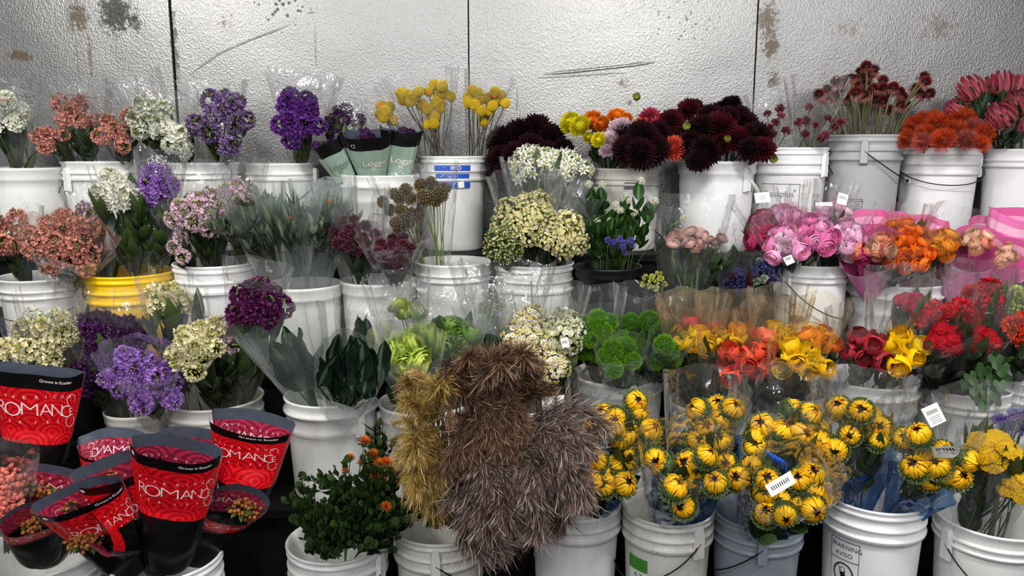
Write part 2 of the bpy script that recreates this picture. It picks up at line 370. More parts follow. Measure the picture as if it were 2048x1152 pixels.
mb = MB(); box(mb, -3.2, 3.2, WALLY + 0.03, WALLY + 0.08, 0.0, 2.9)
structure(link('wall_backing', mb.mesh('wall_backing', M['floor'])))
seams = [-3.2] + [at(q, 60, WALLY).x for q in (343, 937, 1514)] + [3.2]
gap = [0.006, 0.003, 0.0035]
for i in range(4):
    x0 = seams[i] + (gap[i - 1] if i else 0); x1 = seams[i + 1] - (gap[i] if i < 3 else 0)
    mb = MB(); box(mb, x0, x1, WALLY, WALLY + 0.02, 0.0, 2.9)
    wp = structure(link('wall_back', mb.mesh('wall_back', M['wall'], smooth=False)))
    def dent(pts, r):
        mb = MB(); P = [at(x, y, WALLY) for x, y in pts]
        P2 = []
        for a, b in zip(P[:-1], P[1:]):
            for q in range(4): P2.append(a.lerp(b, q / 4))
        P2.append(P[-1])
        for p in P2: p.y = WALLY + r * 0.62
        n = len(P2); tubes(mb, P2, r, 8, rr=[r * min(1, 0.3 + 3 * min(q, n - 1 - q) / n) for q in range(n)])
        link('crease', mb.mesh('crease', M['wall']), wp)
    if i == 1:
        dent([(352, 178), (392, 140), (440, 106), (500, 80), (560, 58), (618, 30)], 0.006)
        dent([(630, 28), (631, 90), (634, 155)], 0.005); dent([(612, 27), (632, 24)], 0.005)
    if i == 2:
        dent([(1036, 152), (1150, 143), (1260, 131), (1352, 118)], 0.010)
        dent([(1038, 158), (1150, 152), (1300, 142)], 0.005); dent([(1034, 160), (1034, 235)], 0.005)
for k, (y0, y1) in {1: (3.06, WALLY - 0.002), 2: (2.70, 3.058), 3: (2.36, 2.698), 4: (1.80, 2.358)}.items():
    mb = MB()
    z = TIER[k]
    box(mb, -2.6, 2.6, y0, y1, z - 0.025, z); box(mb, -2.6, 2.6, y0 + 0.02, y0 + 0.04, 0.0, z - 0.025)
    o = link('display_step', mb.mesh('display_step', M['riser'], smooth=False))
    o['category'] = 'display step'
    o['label'] = {1: 'topmost black step carrying the back row of buckets against the metal wall', 2: 'second black step down, carrying the yellow bucket',
                  3: 'third black step down, carrying buckets of leaves and poppies', 4: 'lowest black step, carrying the pampas grass and sunflower buckets'}[k]

# ------------------------------------------------------------------ buckets
# style: profile of ribs as (distance below the rim, bulge, half thickness), all in bucket radii
BK = {}
STY = {
    'ribs': [(0.16, .035, .03), (0.42, .045, .03), (0.66, .06, .045)],
    'ribs2': [(0.30, .04, .03), (0.46, .05, .03)],
    'band': [],
    'wide': [(0.55, .06, .05)],
    'plain': [],
}
def bucket(cx, py, hw, row, style, mat, label, handle=None, Y=None, zb=None, taper=0.87, name='bucket', tilt=0, group=None):
    Y = Y or ROWY[row] + (.02 if len(BK) % 2 else -.02); c = at(cx, py, Y); r = hw * pxm(c) * (.95 if STY.get(style) else .965); zt = c.z; zb = TIER[row] if zb is None else zb; h = zt - zb
    o = thing(name, label, 'bucket', (c.x, Y, zb), group)
    pr = []            # outside profile from the foot up
    def R(z): return r * (taper + (1 - taper) * z / h)
    pr.append((R(0) * 0.97, 0)); pr.append((R(0), 0.008))
    pts = []
    if style in ('band', 'wide'):
        bh = 0.36 * r if style == 'band' else 0.30 * r
        for t in np.linspace(0.1, 0.9, 8): pts.append((R((h - bh) * t), (h - bh) * t))
        pts += [(R(h - bh) * 0.985, h - bh - 0.001), (r * 1.0, h - bh + 0.003), (r * 1.01, h - bh + 0.012), (r * 1.005, h - 0.014), (r * 1.03, h - 0.010)]
        if style == 'wide': pts = [p for p in pts if p[1] < h - 0.9 * r] + [(R(h - .75 * r) , h - .75 * r), (R(h - .7 * r) + .05 * r, h - .69 * r), (r * 1.0, h - .62 * r), (r * .99, h - .34 * r), (r * 1.05, h - .31 * r), (r * 1.05, h - .26 * r), (r * .985, h - .24 * r), (r * .985, h - .02)]
    else:
        zs = set(np.linspace(0.04, h - 0.012, 16))
        for d, b, w in STY[style]:
            for q in (-1.6, -1.0, -0.8, 0, 0.8, 1.0, 1.6): zs.add(h - d * r + q * w * r)
        for z in sorted(zs):
            e = 0
            for d, b, w in STY[style]:
                q = abs(z - (h - d * r)) / (w * r)
                if q <= 1.0: e = b * r * (1 if q < 0.9 else 0.75)
            # above the lowest rib the collar stands a little proud
            if STY[style] and z > h - STY[style][-1][0] * r: e += 0.012 * r
            pts.append((R(z) * 0.985 + e, z))
    pr += pts
    pr += [(r * 1.03, h - 0.006), (r * 1.035, h - 0.002), (r * 1.01, h + 0.001), (r * 0.975, h - 0.002), (r * 0.955, h - 0.03), (R(0) * 0.94, 0.012), (0.001, 0.01)]
    pr = [(0.001, 0.0)] + pr
    A = np.array(pr); n = 56; a = np.arange(n) / n * 2 * PI
    V = np.stack([A[:, 0][:, None] * np.cos(a)[None], A[:, 0][:, None] * np.sin(a)[None], np.broadcast_to(A[:, 1][:, None], (len(A), n))], -1)
    idx = np.arange(len(A) * n).reshape(len(A), n); j = np.roll(idx, -1, axis=1)
    mb = MB(); mb.add(V.reshape(-1, 3), np.stack([idx[:-1], j[:-1], j[1:], idx[1:]], -1).reshape(-1, 4))
    body = link('bucket_body', mb.mesh('bucket_body', M[mat]), o)
    def surf(s, t, off=0.001):
        """s metres around from the side facing out, t metres above the middle of the body wall"""
        s = np.asarray(s, float); t = np.asarray(t, float); z = t + h * 0.5
        rr = r * (taper + (1 - taper) * z / h) * 0.985 + off
        th = s / r - PI / 2
        return np.stack([rr * np.cos(th), rr * np.sin(th), z], -1)
    def lug(th, zc, w=0.016, hh=0.05, dd=0.014):
        mb = MB(); rr = R(zc) + 0.012 * r
        F = np.array([[math.cos(th), -math.sin(th), 0], [math.sin(th), math.cos(th), 0], [0, 0, 1]])
        v = []
        for x in (0, 1):
            for (y, z) in ((-w, -hh), (w, -hh), (w, hh * .5), (w * .6, hh * .9), (-w * .6, hh * .9), (-w, hh * .5)):
                v.append(F @ np.array([rr + x * dd, y * (1 - .2 * x), z * (1 - .1 * x)]) + np.array([0, 0, zc]))
        mb.add(v, [(6, 7, 8, 9, 10, 11)] + [(i, (i + 1) % 6, 6 + (i + 1) % 6, 6 + i) for i in range(6)])
        link('handle_lug', mb.mesh('handle_lug', M[mat], smooth=False), o)
        return F @ np.array([rr + dd + 0.002, 0, 0]) + np.array([0, 0, zc])
    if handle:
        kind, ang = handle[0], math.radians(handle[1])    # ang: where the lug nearest the viewer sits, 0 = facing out, + towards +x
        drop = handle[2] if len(handle) > 2 else 0.9
        zc = h - 0.45 * r
        a0 = lug(ang - PI / 2, zc); a1 = lug(ang + PI / 2, zc)
        side = handle[3] if len(handle) > 3 else (-1 if ang > 0 else 1)
        mid = ang - PI / 2 + side * PI / 2
        # the bail hangs down along the side of the bucket
        P = []
        for q in np.linspace(0, 1, 21):
            th = ang - PI / 2 + side * PI * q
            z = zc - math.sin(PI * q) * drop * r
            rr = R(max(0, z)) + 0.014 + 0.02 * math.sin(PI * q)
            P.append((rr * math.cos(th), rr * math.sin(th), z))
        mb = MB()
        if kind == 'wire':
            tubes(mb, P, 0.0022, 6); link('handle', mb.mesh('handle', M['wire']), o, label='thin dark wire handle')
            if len(handle) > 4 and handle[4]:
                mb = MB(); tubes(mb, [P[8], P[9], P[10], P[11], P[12]], 0.008, 10); link('grip', mb.mesh('grip', M['white']), o, label='white plastic handle grip')
        else:
            tubes(mb, P, 0.008, 8); link('handle', mb.mesh('handle', M['white']), o, label='white plastic bail handle')
    o['r'] = r; o['h'] = h
    return dict(o=o, c=Vector((c.x, Y, zt)), r=r, h=h, surf=surf, zb=zb, R=R)
T_ = text_mesh
def B_(k, *a, **kw): BK[k] = bucket(*a, **kw)
B_('a1', 52, 335, 76, 1, 'band', 'bucket', 'white bucket with wide rim band and plastic bail, under white stock flowers', ('bail', -28, .8, -1), Y=3.2)
B_('a2', 205, 322, 78, 1, 'ribs2', 'bucket', 'white ribbed bucket under the wrapped salmon flowers', ('wire', -30, .9, -1))
B_('a3', 408, 325, 70, 1, 'ribs2', 'bucket', 'white bucket behind the crinkled clear sleeves, beneath lavender stock')
B_('a4', 563, 326, 73, 1, 'ribs2', 'bucket', 'white ribbed bucket beneath the violet stock flowers', ('wire', 80, .8))
B_('a5', 760, 349, 80, 1, 'wide', 'bucket', 'white banded bucket below the sage green printed sleeves', Y=3.15)
B_('a6', 905, 312, 72, 1, 'ribs', 'bucket', 'white bucket with scratched blue paint on its collar, below yellow ball flowers')
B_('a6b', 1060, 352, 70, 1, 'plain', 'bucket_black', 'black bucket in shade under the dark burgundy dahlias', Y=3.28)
B_('a7', 1255, 336, 70, 1, 'ribs2', 'bucket_dirty', 'stained white bucket with a worn patch, below the mixed bright dahlias')
B_('a8', 1434, 322, 78, 1, 'band', 'bucket_clean', 'smooth white bucket with thick white bail, holding tall burgundy dahlias', ('bail', 35, .8, 1))
B_('a9', 1580, 295, 77, 1, 'ribs', 'bucket_clean', 'white bucket printed with a thin-lined label box, beside the grey bucket', ('wire', 42, .55, 1))
B_('a10', 1732, 270, 74, 1, 'ribs', 'bucket_grey', 'tall pale grey bucket with wire handle, full of maroon cones', ('wire', -24, .85, 1, True))
B_('a11', 1879, 296, 78, 1, 'ribs', 'bucket_clean', 'white bucket below the orange pincushion flowers', ('wire', 80, .5))
B_('a12', 2048, 298, 76, 1, 'ribs2', 'bucket_clean', 'white bucket below the pink protea blooms')
B_('b1', 86, 550, 83, 2, 'ribs2', 'bucket', 'white ribbed bucket under the big salmon stock bouquet', ('wire', -85, .5))
B_('b2', 260, 542, 87, 2, 'ribs', 'bucket_yellow', 'bright yellow bucket with torn green print')
B_('b3', 430, 523, 83, 2, 'ribs', 'bucket_clean', 'white bucket with thin line and grey print, beside the yellow bucket')
B_('b4', 605, 566, 80, 2, 'band', 'bucket', 'white bucket under the hazy green wrapped bouquets')
B_('b5', 757, 558, 76, 2, 'band', 'bucket', 'white bucket under the wrapped maroon flowers')
B_('b6', 906, 521, 79, 2, 'ribs2', 'bucket', 'white bucket with dark stems of brown seed pods')
B_('b7', 1068, 523, 82, 2, 'ribs', 'bucket', 'white bucket under the wrapped cream tiny flowers')
B_('b8', 1216, 530, 68, 2, 'band', 'bucket_black', 'black pot holding leafy white globe flowers', taper=.74, name='plant_pot')
B_('b9', 1318, 580, 44, 2, 'band', 'bucket_black', 'small black pot with yellow green blooms', taper=.8, name='plant_pot', Y=2.93)
B_('b10', 1384, 586, 62, 2, 'band', 'bucket_black', 'black pot holding pale pink spray roses', taper=.8, name='plant_pot', Y=2.84)
B_('b11', 1496, 592, 50, 2, 'band', 'bucket_black', 'black pot under the dark wrapped mixed flowers', taper=.8, name='plant_pot')
B_('b12', 1622, 523, 76, 2, 'ribs2', 'bucket_clean', 'white bucket with drooping wire handle under pink ranunculus', ('wire', -55, .95, 1))
B_('b13', 1790, 560, 92, 2, 'wide', 'bucket_clean', 'wide white bucket under the orange ranunculus')
B_('b14', 1952, 590, 66, 2, 'band', 'bucket_black', 'black pot under the pink paper sleeves', taper=.85, name='plant_pot')
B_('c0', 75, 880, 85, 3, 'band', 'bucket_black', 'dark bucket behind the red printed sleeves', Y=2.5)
B_('c1', 278, 815, 66, 3, 'band', 'bucket_dirty', 'greyish bucket under the wrapped lavender stock')
B_('c2', 430, 792, 96, 3, 'ribs2', 'bucket_dirty', 'greyish white bucket with the deep purple stock stems')
B_('c3', 662, 785, 94, 3, 'wide', 'bucket', 'white bucket standing free below the dark leaf bunches', ('wire', 48, .9, 1), zb=.43)
B_('c4', 848, 800, 92, 3, 'band', 'bucket', 'white bucket under lime cabbage heads, half behind pampas grass', ('wire', -70, .4, -1))
B_('c5', 1040, 800, 88, 3, 'band', 'bucket', 'white bucket behind the brown pampas plumes')
B_('c6', 1236, 745, 92, 3, 'band', 'bucket', 'white bucket holding the fuzzy green balls')
B_('c7', 1420, 800, 82, 3, 'band', 'bucket', 'white bucket below yellow poppies, behind the wrapped sunflowers')
B_('c8', 1580, 782, 68, 3, 'band', 'bucket_dirty', 'shaded bucket under the red and golden poppies')
B_('c9', 1740, 752, 94, 3, 'wide', 'bucket_clean', 'white bucket with round black stamp on its rim, under poppies')
B_('c10', 1926, 768, 90, 3, 'ribs2', 'bucket', 'white bucket under the crimson celosia with hanging leaves', ('wire', 60, .8, 1))
B_('c11', 2085, 745, 84, 3, 'ribs', 'bucket_clean', 'white ribbed bucket at the end, under orange red celosia')
B_('d1', 80, 1098, 125, 4, 'ribs2', 'bucket', 'white ribbed bucket with wire loop, under red printed sleeves', ('wire', -12, .5, -1), Y=2.12)
B_('d2', 333, 1108, 110, 4, 'ribs', 'bucket_clean', 'white ribbed bucket holding the big red printed sleeves', Y=2.06)
B_('d3', 675, 1076, 103, 4, 'ribs', 'bucket', 'white ribbed bucket with dark leafy plant and open rim', ('wire', 66, .9, -1), Y=2.16)
B_('d4', 880, 1044, 97, 4, 'ribs', 'bucket_dirty', 'white bucket with dark scuffs holding the pampas stems', ('wire', 0, .75, 1), Y=2.2)
B_('d5', 1152, 992, 93, 4, 'ribs', 'bucket', 'white bucket next to pampas fringe, under wrapped sunflowers', Y=2.22)
B_('d6', 1336, 1010, 93, 4, 'ribs', 'bucket_dirty', 'white bucket with green and white product label and wire handle', ('wire', 30, .95, -1))
B_('d7', 1516, 1018, 92, 4, 'ribs', 'bucket_blue', 'blue grey bucket with white grip under a large sunflower bag', ('wire', -10, .95, -1, True))
B_('d8', 1749, 984, 101, 4, 'ribs', 'bucket_clean', 'bright white bucket with three thick ribs and a warning pictogram')
B_('d9', 1985, 1030, 108, 4, 'ribs2', 'bucket', 'white bucket with wire handle, under the yellow yarrow', ('wire', -75, .9, 1), Y=2.12)

def bdecal(k, items, name, mat, label=None, off=0.0015):
    b = BK[k]; return decal(b['surf'], items, name, M[mat], b['o'], label, off)
def warn(k, s, t, sc=1.0, boxed=True):
    w, h = 0.045 * sc, 0.11 * sc
    it = [(rect2d(-w / 2, h / 2 - .002, w / 2, h / 2), s, t, 1, 0), (rect2d(-w / 2, -h / 2, w / 2, -h / 2 + .002), s, t, 1, 0),
          (rect2d(-w / 2, -h / 2, -w / 2 + .0015, h / 2, 1), s, t, 1, 0), (rect2d(w / 2 - .0015, -h / 2, w / 2, h / 2, 1), s, t, 1, 0),
          (rect2d(-w / 2, h * .24, w / 2, h * .25), s, t, 1, 0),
          (T_('WARNING'), s + .003 * sc, t + h * .42, .0095 * sc, 0), (T_('AVISO'), s, t + h * .32, .0095 * sc, 0),
          (ring2d(.016 * sc, .0022 * sc), s, t + h * .06, 1, 0), (rect2d(-.015 * sc, -.001, .015 * sc, .001), s, t + h * .06, 1, -.9),
          (ring2d(.005 * sc, .002), s - .002, t + h * .1, 1, 0), (rect2d(-.004, -.009, .004, 0), s - .003, t + h * .08, sc, .3)]
    for i in range(5): it.append((rect2d(-w * .42, -.0012, w * (.42 - .1 * (i % 2)), .0012), s, t - h * (.14 + .07 * i), 1, 0))
    bdecal(k, it, 'warning_label', 'ink', 'black printed warning label with pictogram')
def rrect(w, h): return [(rect2d(-w, h - .001, w, h + .001), 0), ]
# the printing on the back row
bdecal('a9', [(T_('Aquaplus', -.01), -.085, .026, .034, 0), (T_('®'), -.02, .038, .014, 0)], 'printed_name', 'ink')
bdecal('a9', [(rect2d(-.13, .0, .036, .0022, 10), -.035, .062, 1, 0), (rect2d(0, -.09, .0022, 0, 1), -.001, .063, 1, 0)], 'printed_line', 'ink')
warn('a9', .085, -.03, .95); warn('a10', -.075, -.075, 1.05); warn('a12', .02, .03)
bdecal('b3', [(T_('Aquaplus', -.012), .02, -.03, .036, 0), (T_('®'), .092, -.018, .012, 0)], 'printed_name', 'ink_grey')
bdecal('b3', [(rect2d(-.16, 0, .16, .002, 20), 0, .012, 1, 0)], 'printed_line', 'ink_blue')
bdecal('b2', [(rect2d(-.075, -.05, .065, .03, 12), -.03, -.035, 1, 0)], 'printed_panel', 'ink_green', 'torn dark green printed panel', .0012)
bdecal('b2', [(T_('OTRAC'), -.03, -.04, .052, 0)], 'printed_name', 'bucket_yellow', 'yellow lettering on green', .0022)
it = []
for i, (y, w) in enumerate(((.143, .075), (.110, .07), (.078, .075))):
    it.append((rect2d(-w * .9, -.012, w, .010, 12), .005, y, 1, 0))
bdecal('a6', it, 'blue_paint', 'blue_paint', 'scratched blue paint on the collar', .0085)
bdecal('a6', [(T_('B'), .012, .143, .026, -PI / 2), (T_('O'), .034, .143, .022, 0), (rect2d(-.012, -.012, .012, .012), .042, .078, 1, .1),
              (rect2d(-.008, -.001, .008, .001), -.03, .112, 1, .6), (rect2d(-.006, -.001, .006, .001), .0, .108, 1, -.5), (rect2d(-.007, -.001, .007, .001), .02, .085, 1, .9)], 'scratched_lettering', 'paper', None, .0095)
bdecal('a7', [(rect2d(-.03, -.013, .03, .013), .0, .098, 1, 0)], 'worn_patch', 'ink_grey', 'worn grey patch', .006)
bdecal('b12', [(rect2d(-.026, -.013, .026, .013), -.085, .0, 1, 0)], 'warning_label', 'ink_grey', 'faded grey warning label')
bdecal('b12', [(T_('WARNING'), -.083, .006, .0095, 0), (T_('AVISO'), -.083, -.006, .0095, 0)], 'label_text', 'paper', None, .0022)
bdecal('c9', [(ring2d(.0135, .0018), .0, .0, 1, 0), (T_('RH'), 0, 0, .013, 0)], 'round_stamp', 'ink', None, .004)
bd = BK['c9']; bd['o'].children[-1].location.z = 0.118
bdecal('d6', [(rect2d(-.05, -.11, .024, .06, 8), -.105, -.02, 1, 0), (rect2d(-.045, -.11, .045, .045, 8), -.03, -.02, 1, 0)], 'product_label', 'paper')
bdecal('d6', [(rect2d(-.05, 0, .024, .04, 8), -.105, .035, 1, 0)], 'label_stripe', 'ink_green', 'green stripe on label', .0025)
it = [(T_('A Y A'), -.105, .022, .020, 0), (T_('mist'), -.098, -.012, .03, 0)]
for i in range(11): it.append((rect2d(-.04, -.0014, .04 - .02 * (i % 3 == 2), .0014), -.03, .018 - .011 * i, 1, 0))
for i in range(6): it.append((rect2d(-.035, -.0014, .015, .0014), -.105, -.04 - .011 * i, 1, 0))
bdecal('d6', it, 'label_text', 'ink', None, .0028)
warn('d8', -.135, -.01, 2.1); warn('d7', .10, -.07, 1.0)
# ------------------------------------------------------------------ flower part shapes (shared meshes)
def grid_faces(nu, nv):
    i = np.arange(nu * (nv + 1)).reshape(nu, nv + 1)[:, :-1].ravel()
    return np.stack([i, i + 1, i + nv + 2, i + nv + 1], -1)
def petal(nu=4, nv=2, L=1.0, W=0.35, cup=0.3, curl=0.4, a=0.7, b=0.8, base=0.15, ruffle=0.0, tip=0.0, seed=0):
    s = np.linspace(0, 1, nu + 1)[:, None]; w = np.linspace(-1, 1, nv + 1)[None, :]
    prof = W * np.maximum(np.sin(PI * np.clip(s, 0, 1) ** a) ** b, base * (1 - s)) + tip * s ** 3
    th = curl * s; ds = 1.0 / nu
    x = np.cumsum(np.cos(th) * ds, 0) - np.cos(th[0]) * ds; z = np.cumsum(np.sin(th) * ds, 0) - np.sin(th[0]) * ds
    X = L * x + 0 * w; Y = prof * w; Z = L * z + cup * prof * w ** 2
    if ruffle:
        r = np.random.default_rng(seed); Z = Z + ruffle * s * r.uniform(-1, 1, Z.shape); X = X + .5 * ruffle * s * r.uniform(-1, 1, Z.shape)
    v = np.stack([X, Y, Z], -1).reshape(-1, 3)
    return v, grid_faces(nu, nv), (s + 0 * w).ravel()
def needle(L=1.0, W=0.06, bend=0.2):
    v = np.array([[0, -W, 0], [0, W, 0], [.55 * L, -W * .8, bend * .3 * L], [.55 * L, W * .8, bend * .3 * L], [L, 0, bend * L], [L, 0, bend * L]])
    return v, np.array([[0, 1, 3, 2], [2, 3, 5, 4]]), np.array([0, 0, .55, .55, 1, 1.])
def ico(sub=1):
    import bmesh
    bm = bmesh.new(); bmesh.ops.create_icosphere(bm, subdivisions=sub, radius=1.0)
    v = np.array([p.co[:] for p in bm.verts]); f = np.array([[q.index for q in p.verts] for p in bm.faces]); bm.free()
    return v, f, (v[:, 2] + 1) / 2
ICO1 = ico(1); ICO2 = ico(2); ICO4 = ico(4)
def fib(n, zmin=-1.0, zmax=1.0, jit=0.0, rng=None):
    i = np.arange(n) + .5
    z = zmax - (zmax - zmin) * i / n; ph = i * 2.399963
    if jit: z = np.clip(z + rng.uniform(-jit, jit, n), -1, 1); ph = ph + rng.uniform(-jit, jit, n) * 3
    r = np.sqrt(np.maximum(0, 1 - z * z)); return np.stack([r * np.cos(ph), r * np.sin(ph), z], -1)
def ball(mb, R, col, T=None, squash=(1, 1, 1), pos=(0, 0, 0), mat=0):
    mb.inst(T or ICO2, [pos], np.eye(3)[None], np.array([squash]) * R, col, col, mat, jit=0)
G1, G2 = s2l('2f3d1c'), s2l('5a6e30')
LG1, LG2 = s2l('6f8638'), s2l('a8bb58')
HEADS = {}
def head(key, f, /, *a, **kw):
    if key not in HEADS: HEADS[key] = f(*a, **kw)
    return HEADS[key]
def variants(key, f, cnt, /, *a, **kw): return [head(key + str(i), f, *a, seed=i * 17 + len(key), **kw) for i in range(cnt)]

def m_stock(c0, c1, bud=0.25, R=.030, H=.085, nf=40, seed=0, budc=(LG1, LG2), lush=1.0):
    rng = np.random.default_rng(seed); mb = MB()
    pet = petal(2, 2, 1, .55, .25, .35, ruffle=.28, seed=seed)
    d = fib(nf, -0.55, 1.0, .06, rng); pos = d * np.array([R, R, H * .5]) * rng.uniform(.8, 1.05, (nf, 1)); pos[:, 2] += H * .05
    Fr = frames(d * np.array([1, 1, .5]), (0, 0, 1)); c0 = np.array(c0); c1 = np.array(c1)
    top = (d[:, 2] > 1 - bud * .35) | (rng.uniform(0, 1, nf) < bud * .32)
    for i in range(nf):
        if top[i]: continue
        k = 5; a = np.arange(k) / k * 2 * PI + rng.uniform(0, 6)
        out, u, w = Fr[i][:, 0], Fr[i][:, 1], Fr[i][:, 2]
        dirs = u[None] * np.cos(a)[:, None] + w[None] * np.sin(a)[:, None] + out * rng.uniform(.35, .8)
        mb.inst(pet, np.repeat(pos[i][None], k, 0), frames(dirs, out), rng.uniform(.013, .0175, k) * lush, c0 * rng.uniform(.75, 1.1), c1 * rng.uniform(.9, 1.12), jit=.12, rng=rng)
    bp = pos[top]; nb = len(bp)
    if nb:
        for q in range(3):
            pp = bp + rng.normal(0, .004, bp.shape) + np.array([0, 0, .004 * q])
            mb.inst(ICO1, pp, frames(d[top], (0, 0, 1)), np.array([[.0058, .0032, .0032]]).repeat(nb, 0) * rng.uniform(.7, 1.2, (nb, 1)), budc[0], budc[1], jit=.2, rng=rng)
    m = 7; dd = fib(m, -.9, .9, .2, rng)
    mb.inst(ICO1, dd * np.array([R, R, H * .5]) * .95, frames(dd, (0, 0, 1)), np.array([[.007, .003, .003]]).repeat(m, 0), budc[0], budc[1], jit=.2, rng=rng)
    return mb.mesh('flower_spike', M['petal'])
def m_pompon(R, c0, c1, n=130, W=.30, cup=.9, curl=.5, zmin=-.35, seed=0, mat='petal', pointed=False, squash=.85, eye=None):
    rng = np.random.default_rng(seed); mb = MB()
    T = petal(3, 2, 1, W, cup, curl, a=.75 if pointed else 1.1, b=.9 if pointed else .6)
    d = fib(n, zmin, .98, .02, rng); rad = 1 - .35 * np.clip(d[:, 2], 0, 1) ** 3
    dd = d.copy(); dd[:, 2] += .15
    mb.inst(T, d * R * .42 * np.array([1, 1, squash]), frames(dd, d + np.array([0, 0, 1.2])), R * .62 * rad * rng.uniform(.88, 1.1, n), c0, c1, jit=.14, rng=rng)
    ball(mb, R * .45, np.array(c0) * .8)
    if eye is not None: mb.inst(ICO1, fib(14, .8, 1) * R * .5, frames(fib(14, .8, 1), (0, 1, 0)), .05 * R * np.ones(14) * 1.6, eye, eye)
    return mb.mesh('flower_head', M[mat])
def m_cup(layers, seed=0, mat='petal', extra=None, name='flower_head', calyx=None):
    """layers: (n, rho, phimax_deg, azhalf_deg, zscale, c0, c1, ruffle, taper)"""
    rng = np.random.default_rng(seed); mb = MB()
    nu, nv = 6, 4
    s = np.linspace(0, 1, nu + 1)[:, None]; w = np.linspace(-1, 1, nv + 1)[None, :]
    F = grid_faces(nu, nv); tt = (s + 0 * w).ravel()
    for (n, rho, pm, az, zs, c0, c1, ruf, tap) in layers:
        ph0 = rng.uniform(0, 6)
        for i in range(n):
            pmx = math.radians(pm) * rng.uniform(.93, 1.07); a = math.radians(az) * rng.uniform(.9, 1.1)
            phi = s * pmx; width = a * (np.minimum(1, s * 3 + .25) * (1 - tap * s ** 2)) / np.maximum(np.sin(np.clip(phi, .35, 2.6)), .35) * .8
            edge = 1 - .10 * (w ** 2) * s
            ang = ph0 + i * 2 * PI / n + rng.uniform(-.12, .12) + w * width
            rr = rho * (1 + ruf * s ** 2 * rng.uniform(-1, 1, (nu + 1, nv + 1)) + .04 * w ** 2)
            ph = phi * edge
            X = rr * np.sin(ph) * np.cos(ang); Y = rr * np.sin(ph) * np.sin(ang); Z = -rr * np.cos(ph) * zs
            v = np.stack([X, Y, Z], -1).reshape(-1, 3)
            k = rng.uniform(.86, 1.12); t = tt[:, None]
            mb.add(v, F, np.clip((np.array(c0) * (1 - t) + np.array(c1) * t) * k, 0, 1))
    if extra: extra(mb, rng)
    if calyx: ball(mb, calyx[0], calyx[1], squash=(1, 1, .6), pos=(0, 0, calyx[2]))
    return mb.mesh(name, M[mat])
def m_ranunculus(R, cin, cout, edge, seed=0, eye=LG1, open_=1.0):
    L = []
    for k, q in enumerate((.30, .42, .54, .66, .78, .90, 1.0)):
        c = np.array(cin) * (1 - q) + np.array(cout) * q
        L.append((3 + (k > 2) + (k > 4), R * q, 152 - 50 * q * open_, 62, .85, c * .8, c * .5 + np.array(edge) * .5, .05, .15))
    def ex(mb, rng): ball(mb, R * .11, eye, T=ICO1, pos=(0, 0, R * .20))
    return m_cup(L, seed, extra=ex)
def m_poppy(R, c0, c1, seed=0, closed=False, stripe=None):
    pm = 128 if closed else 104
    L = [(3, R, pm, 66, 1.05, c0, c1, .03, .1), (3, R * .88, pm - 8, 62, 1.05, c0, c1, .03, .1), (4, R * .72, pm + 5, 42, 1.0, c0, np.array(c1) * .95, .04, .1)]
    def ex(mb, rng):
        n = 40; d = fib(n, .3, .95, .1, rng)
        mb.inst(needle(1, .06), np.repeat(np.array([[0, 0, -R * .6]]), n, 0), frames(d, (0, 0, 1)), R * .55, s2l('8a7a20'), s2l('e8b420'), rng=rng)
        ball(mb, R * .18, s2l('7f8f3a'), T=ICO1, pos=(0, 0, -R * .4))
    return m_cup(L, seed, extra=None if closed else ex)
def m_lettuce(R, cin, cout, seed=0):
    L = []
    for k, q in enumerate((.32, .45, .6, .78, 1.0)):
        c = np.array(cin) * (1 - q) + np.array(cout) * q
        L.append((4 + k // 2, R * q, 140 - 55 * q, 52, .9, c, np.array(cin) * (1.1 - .8 * q) + np.array(cout) * .8 * q, .13, 0))
    return m_cup(L, seed)
def m_protea(R, seed=0):
    a, b, g = s2l('d98a8f'), s2l('b8405a'), s2l('8a3a40')
    L = [(7, R * .62, 135, 22, 1.6, a, s2l('8c2a48'), .02, .7), (9, R * .74, 128, 19, 1.5, a, b, .02, .7), (11, R * .86, 116, 17, 1.4, s2l('dfa196'), b, .02, .7),
         (12, R * .98, 98, 16, 1.3, s2l('d8a48c'), s2l('c45a6c'), .02, .7), (12, R * 1.02, 70, 16, 1.25, g, s2l('cf7c7c'), .02, .7)]
    return m_cup(L, seed)
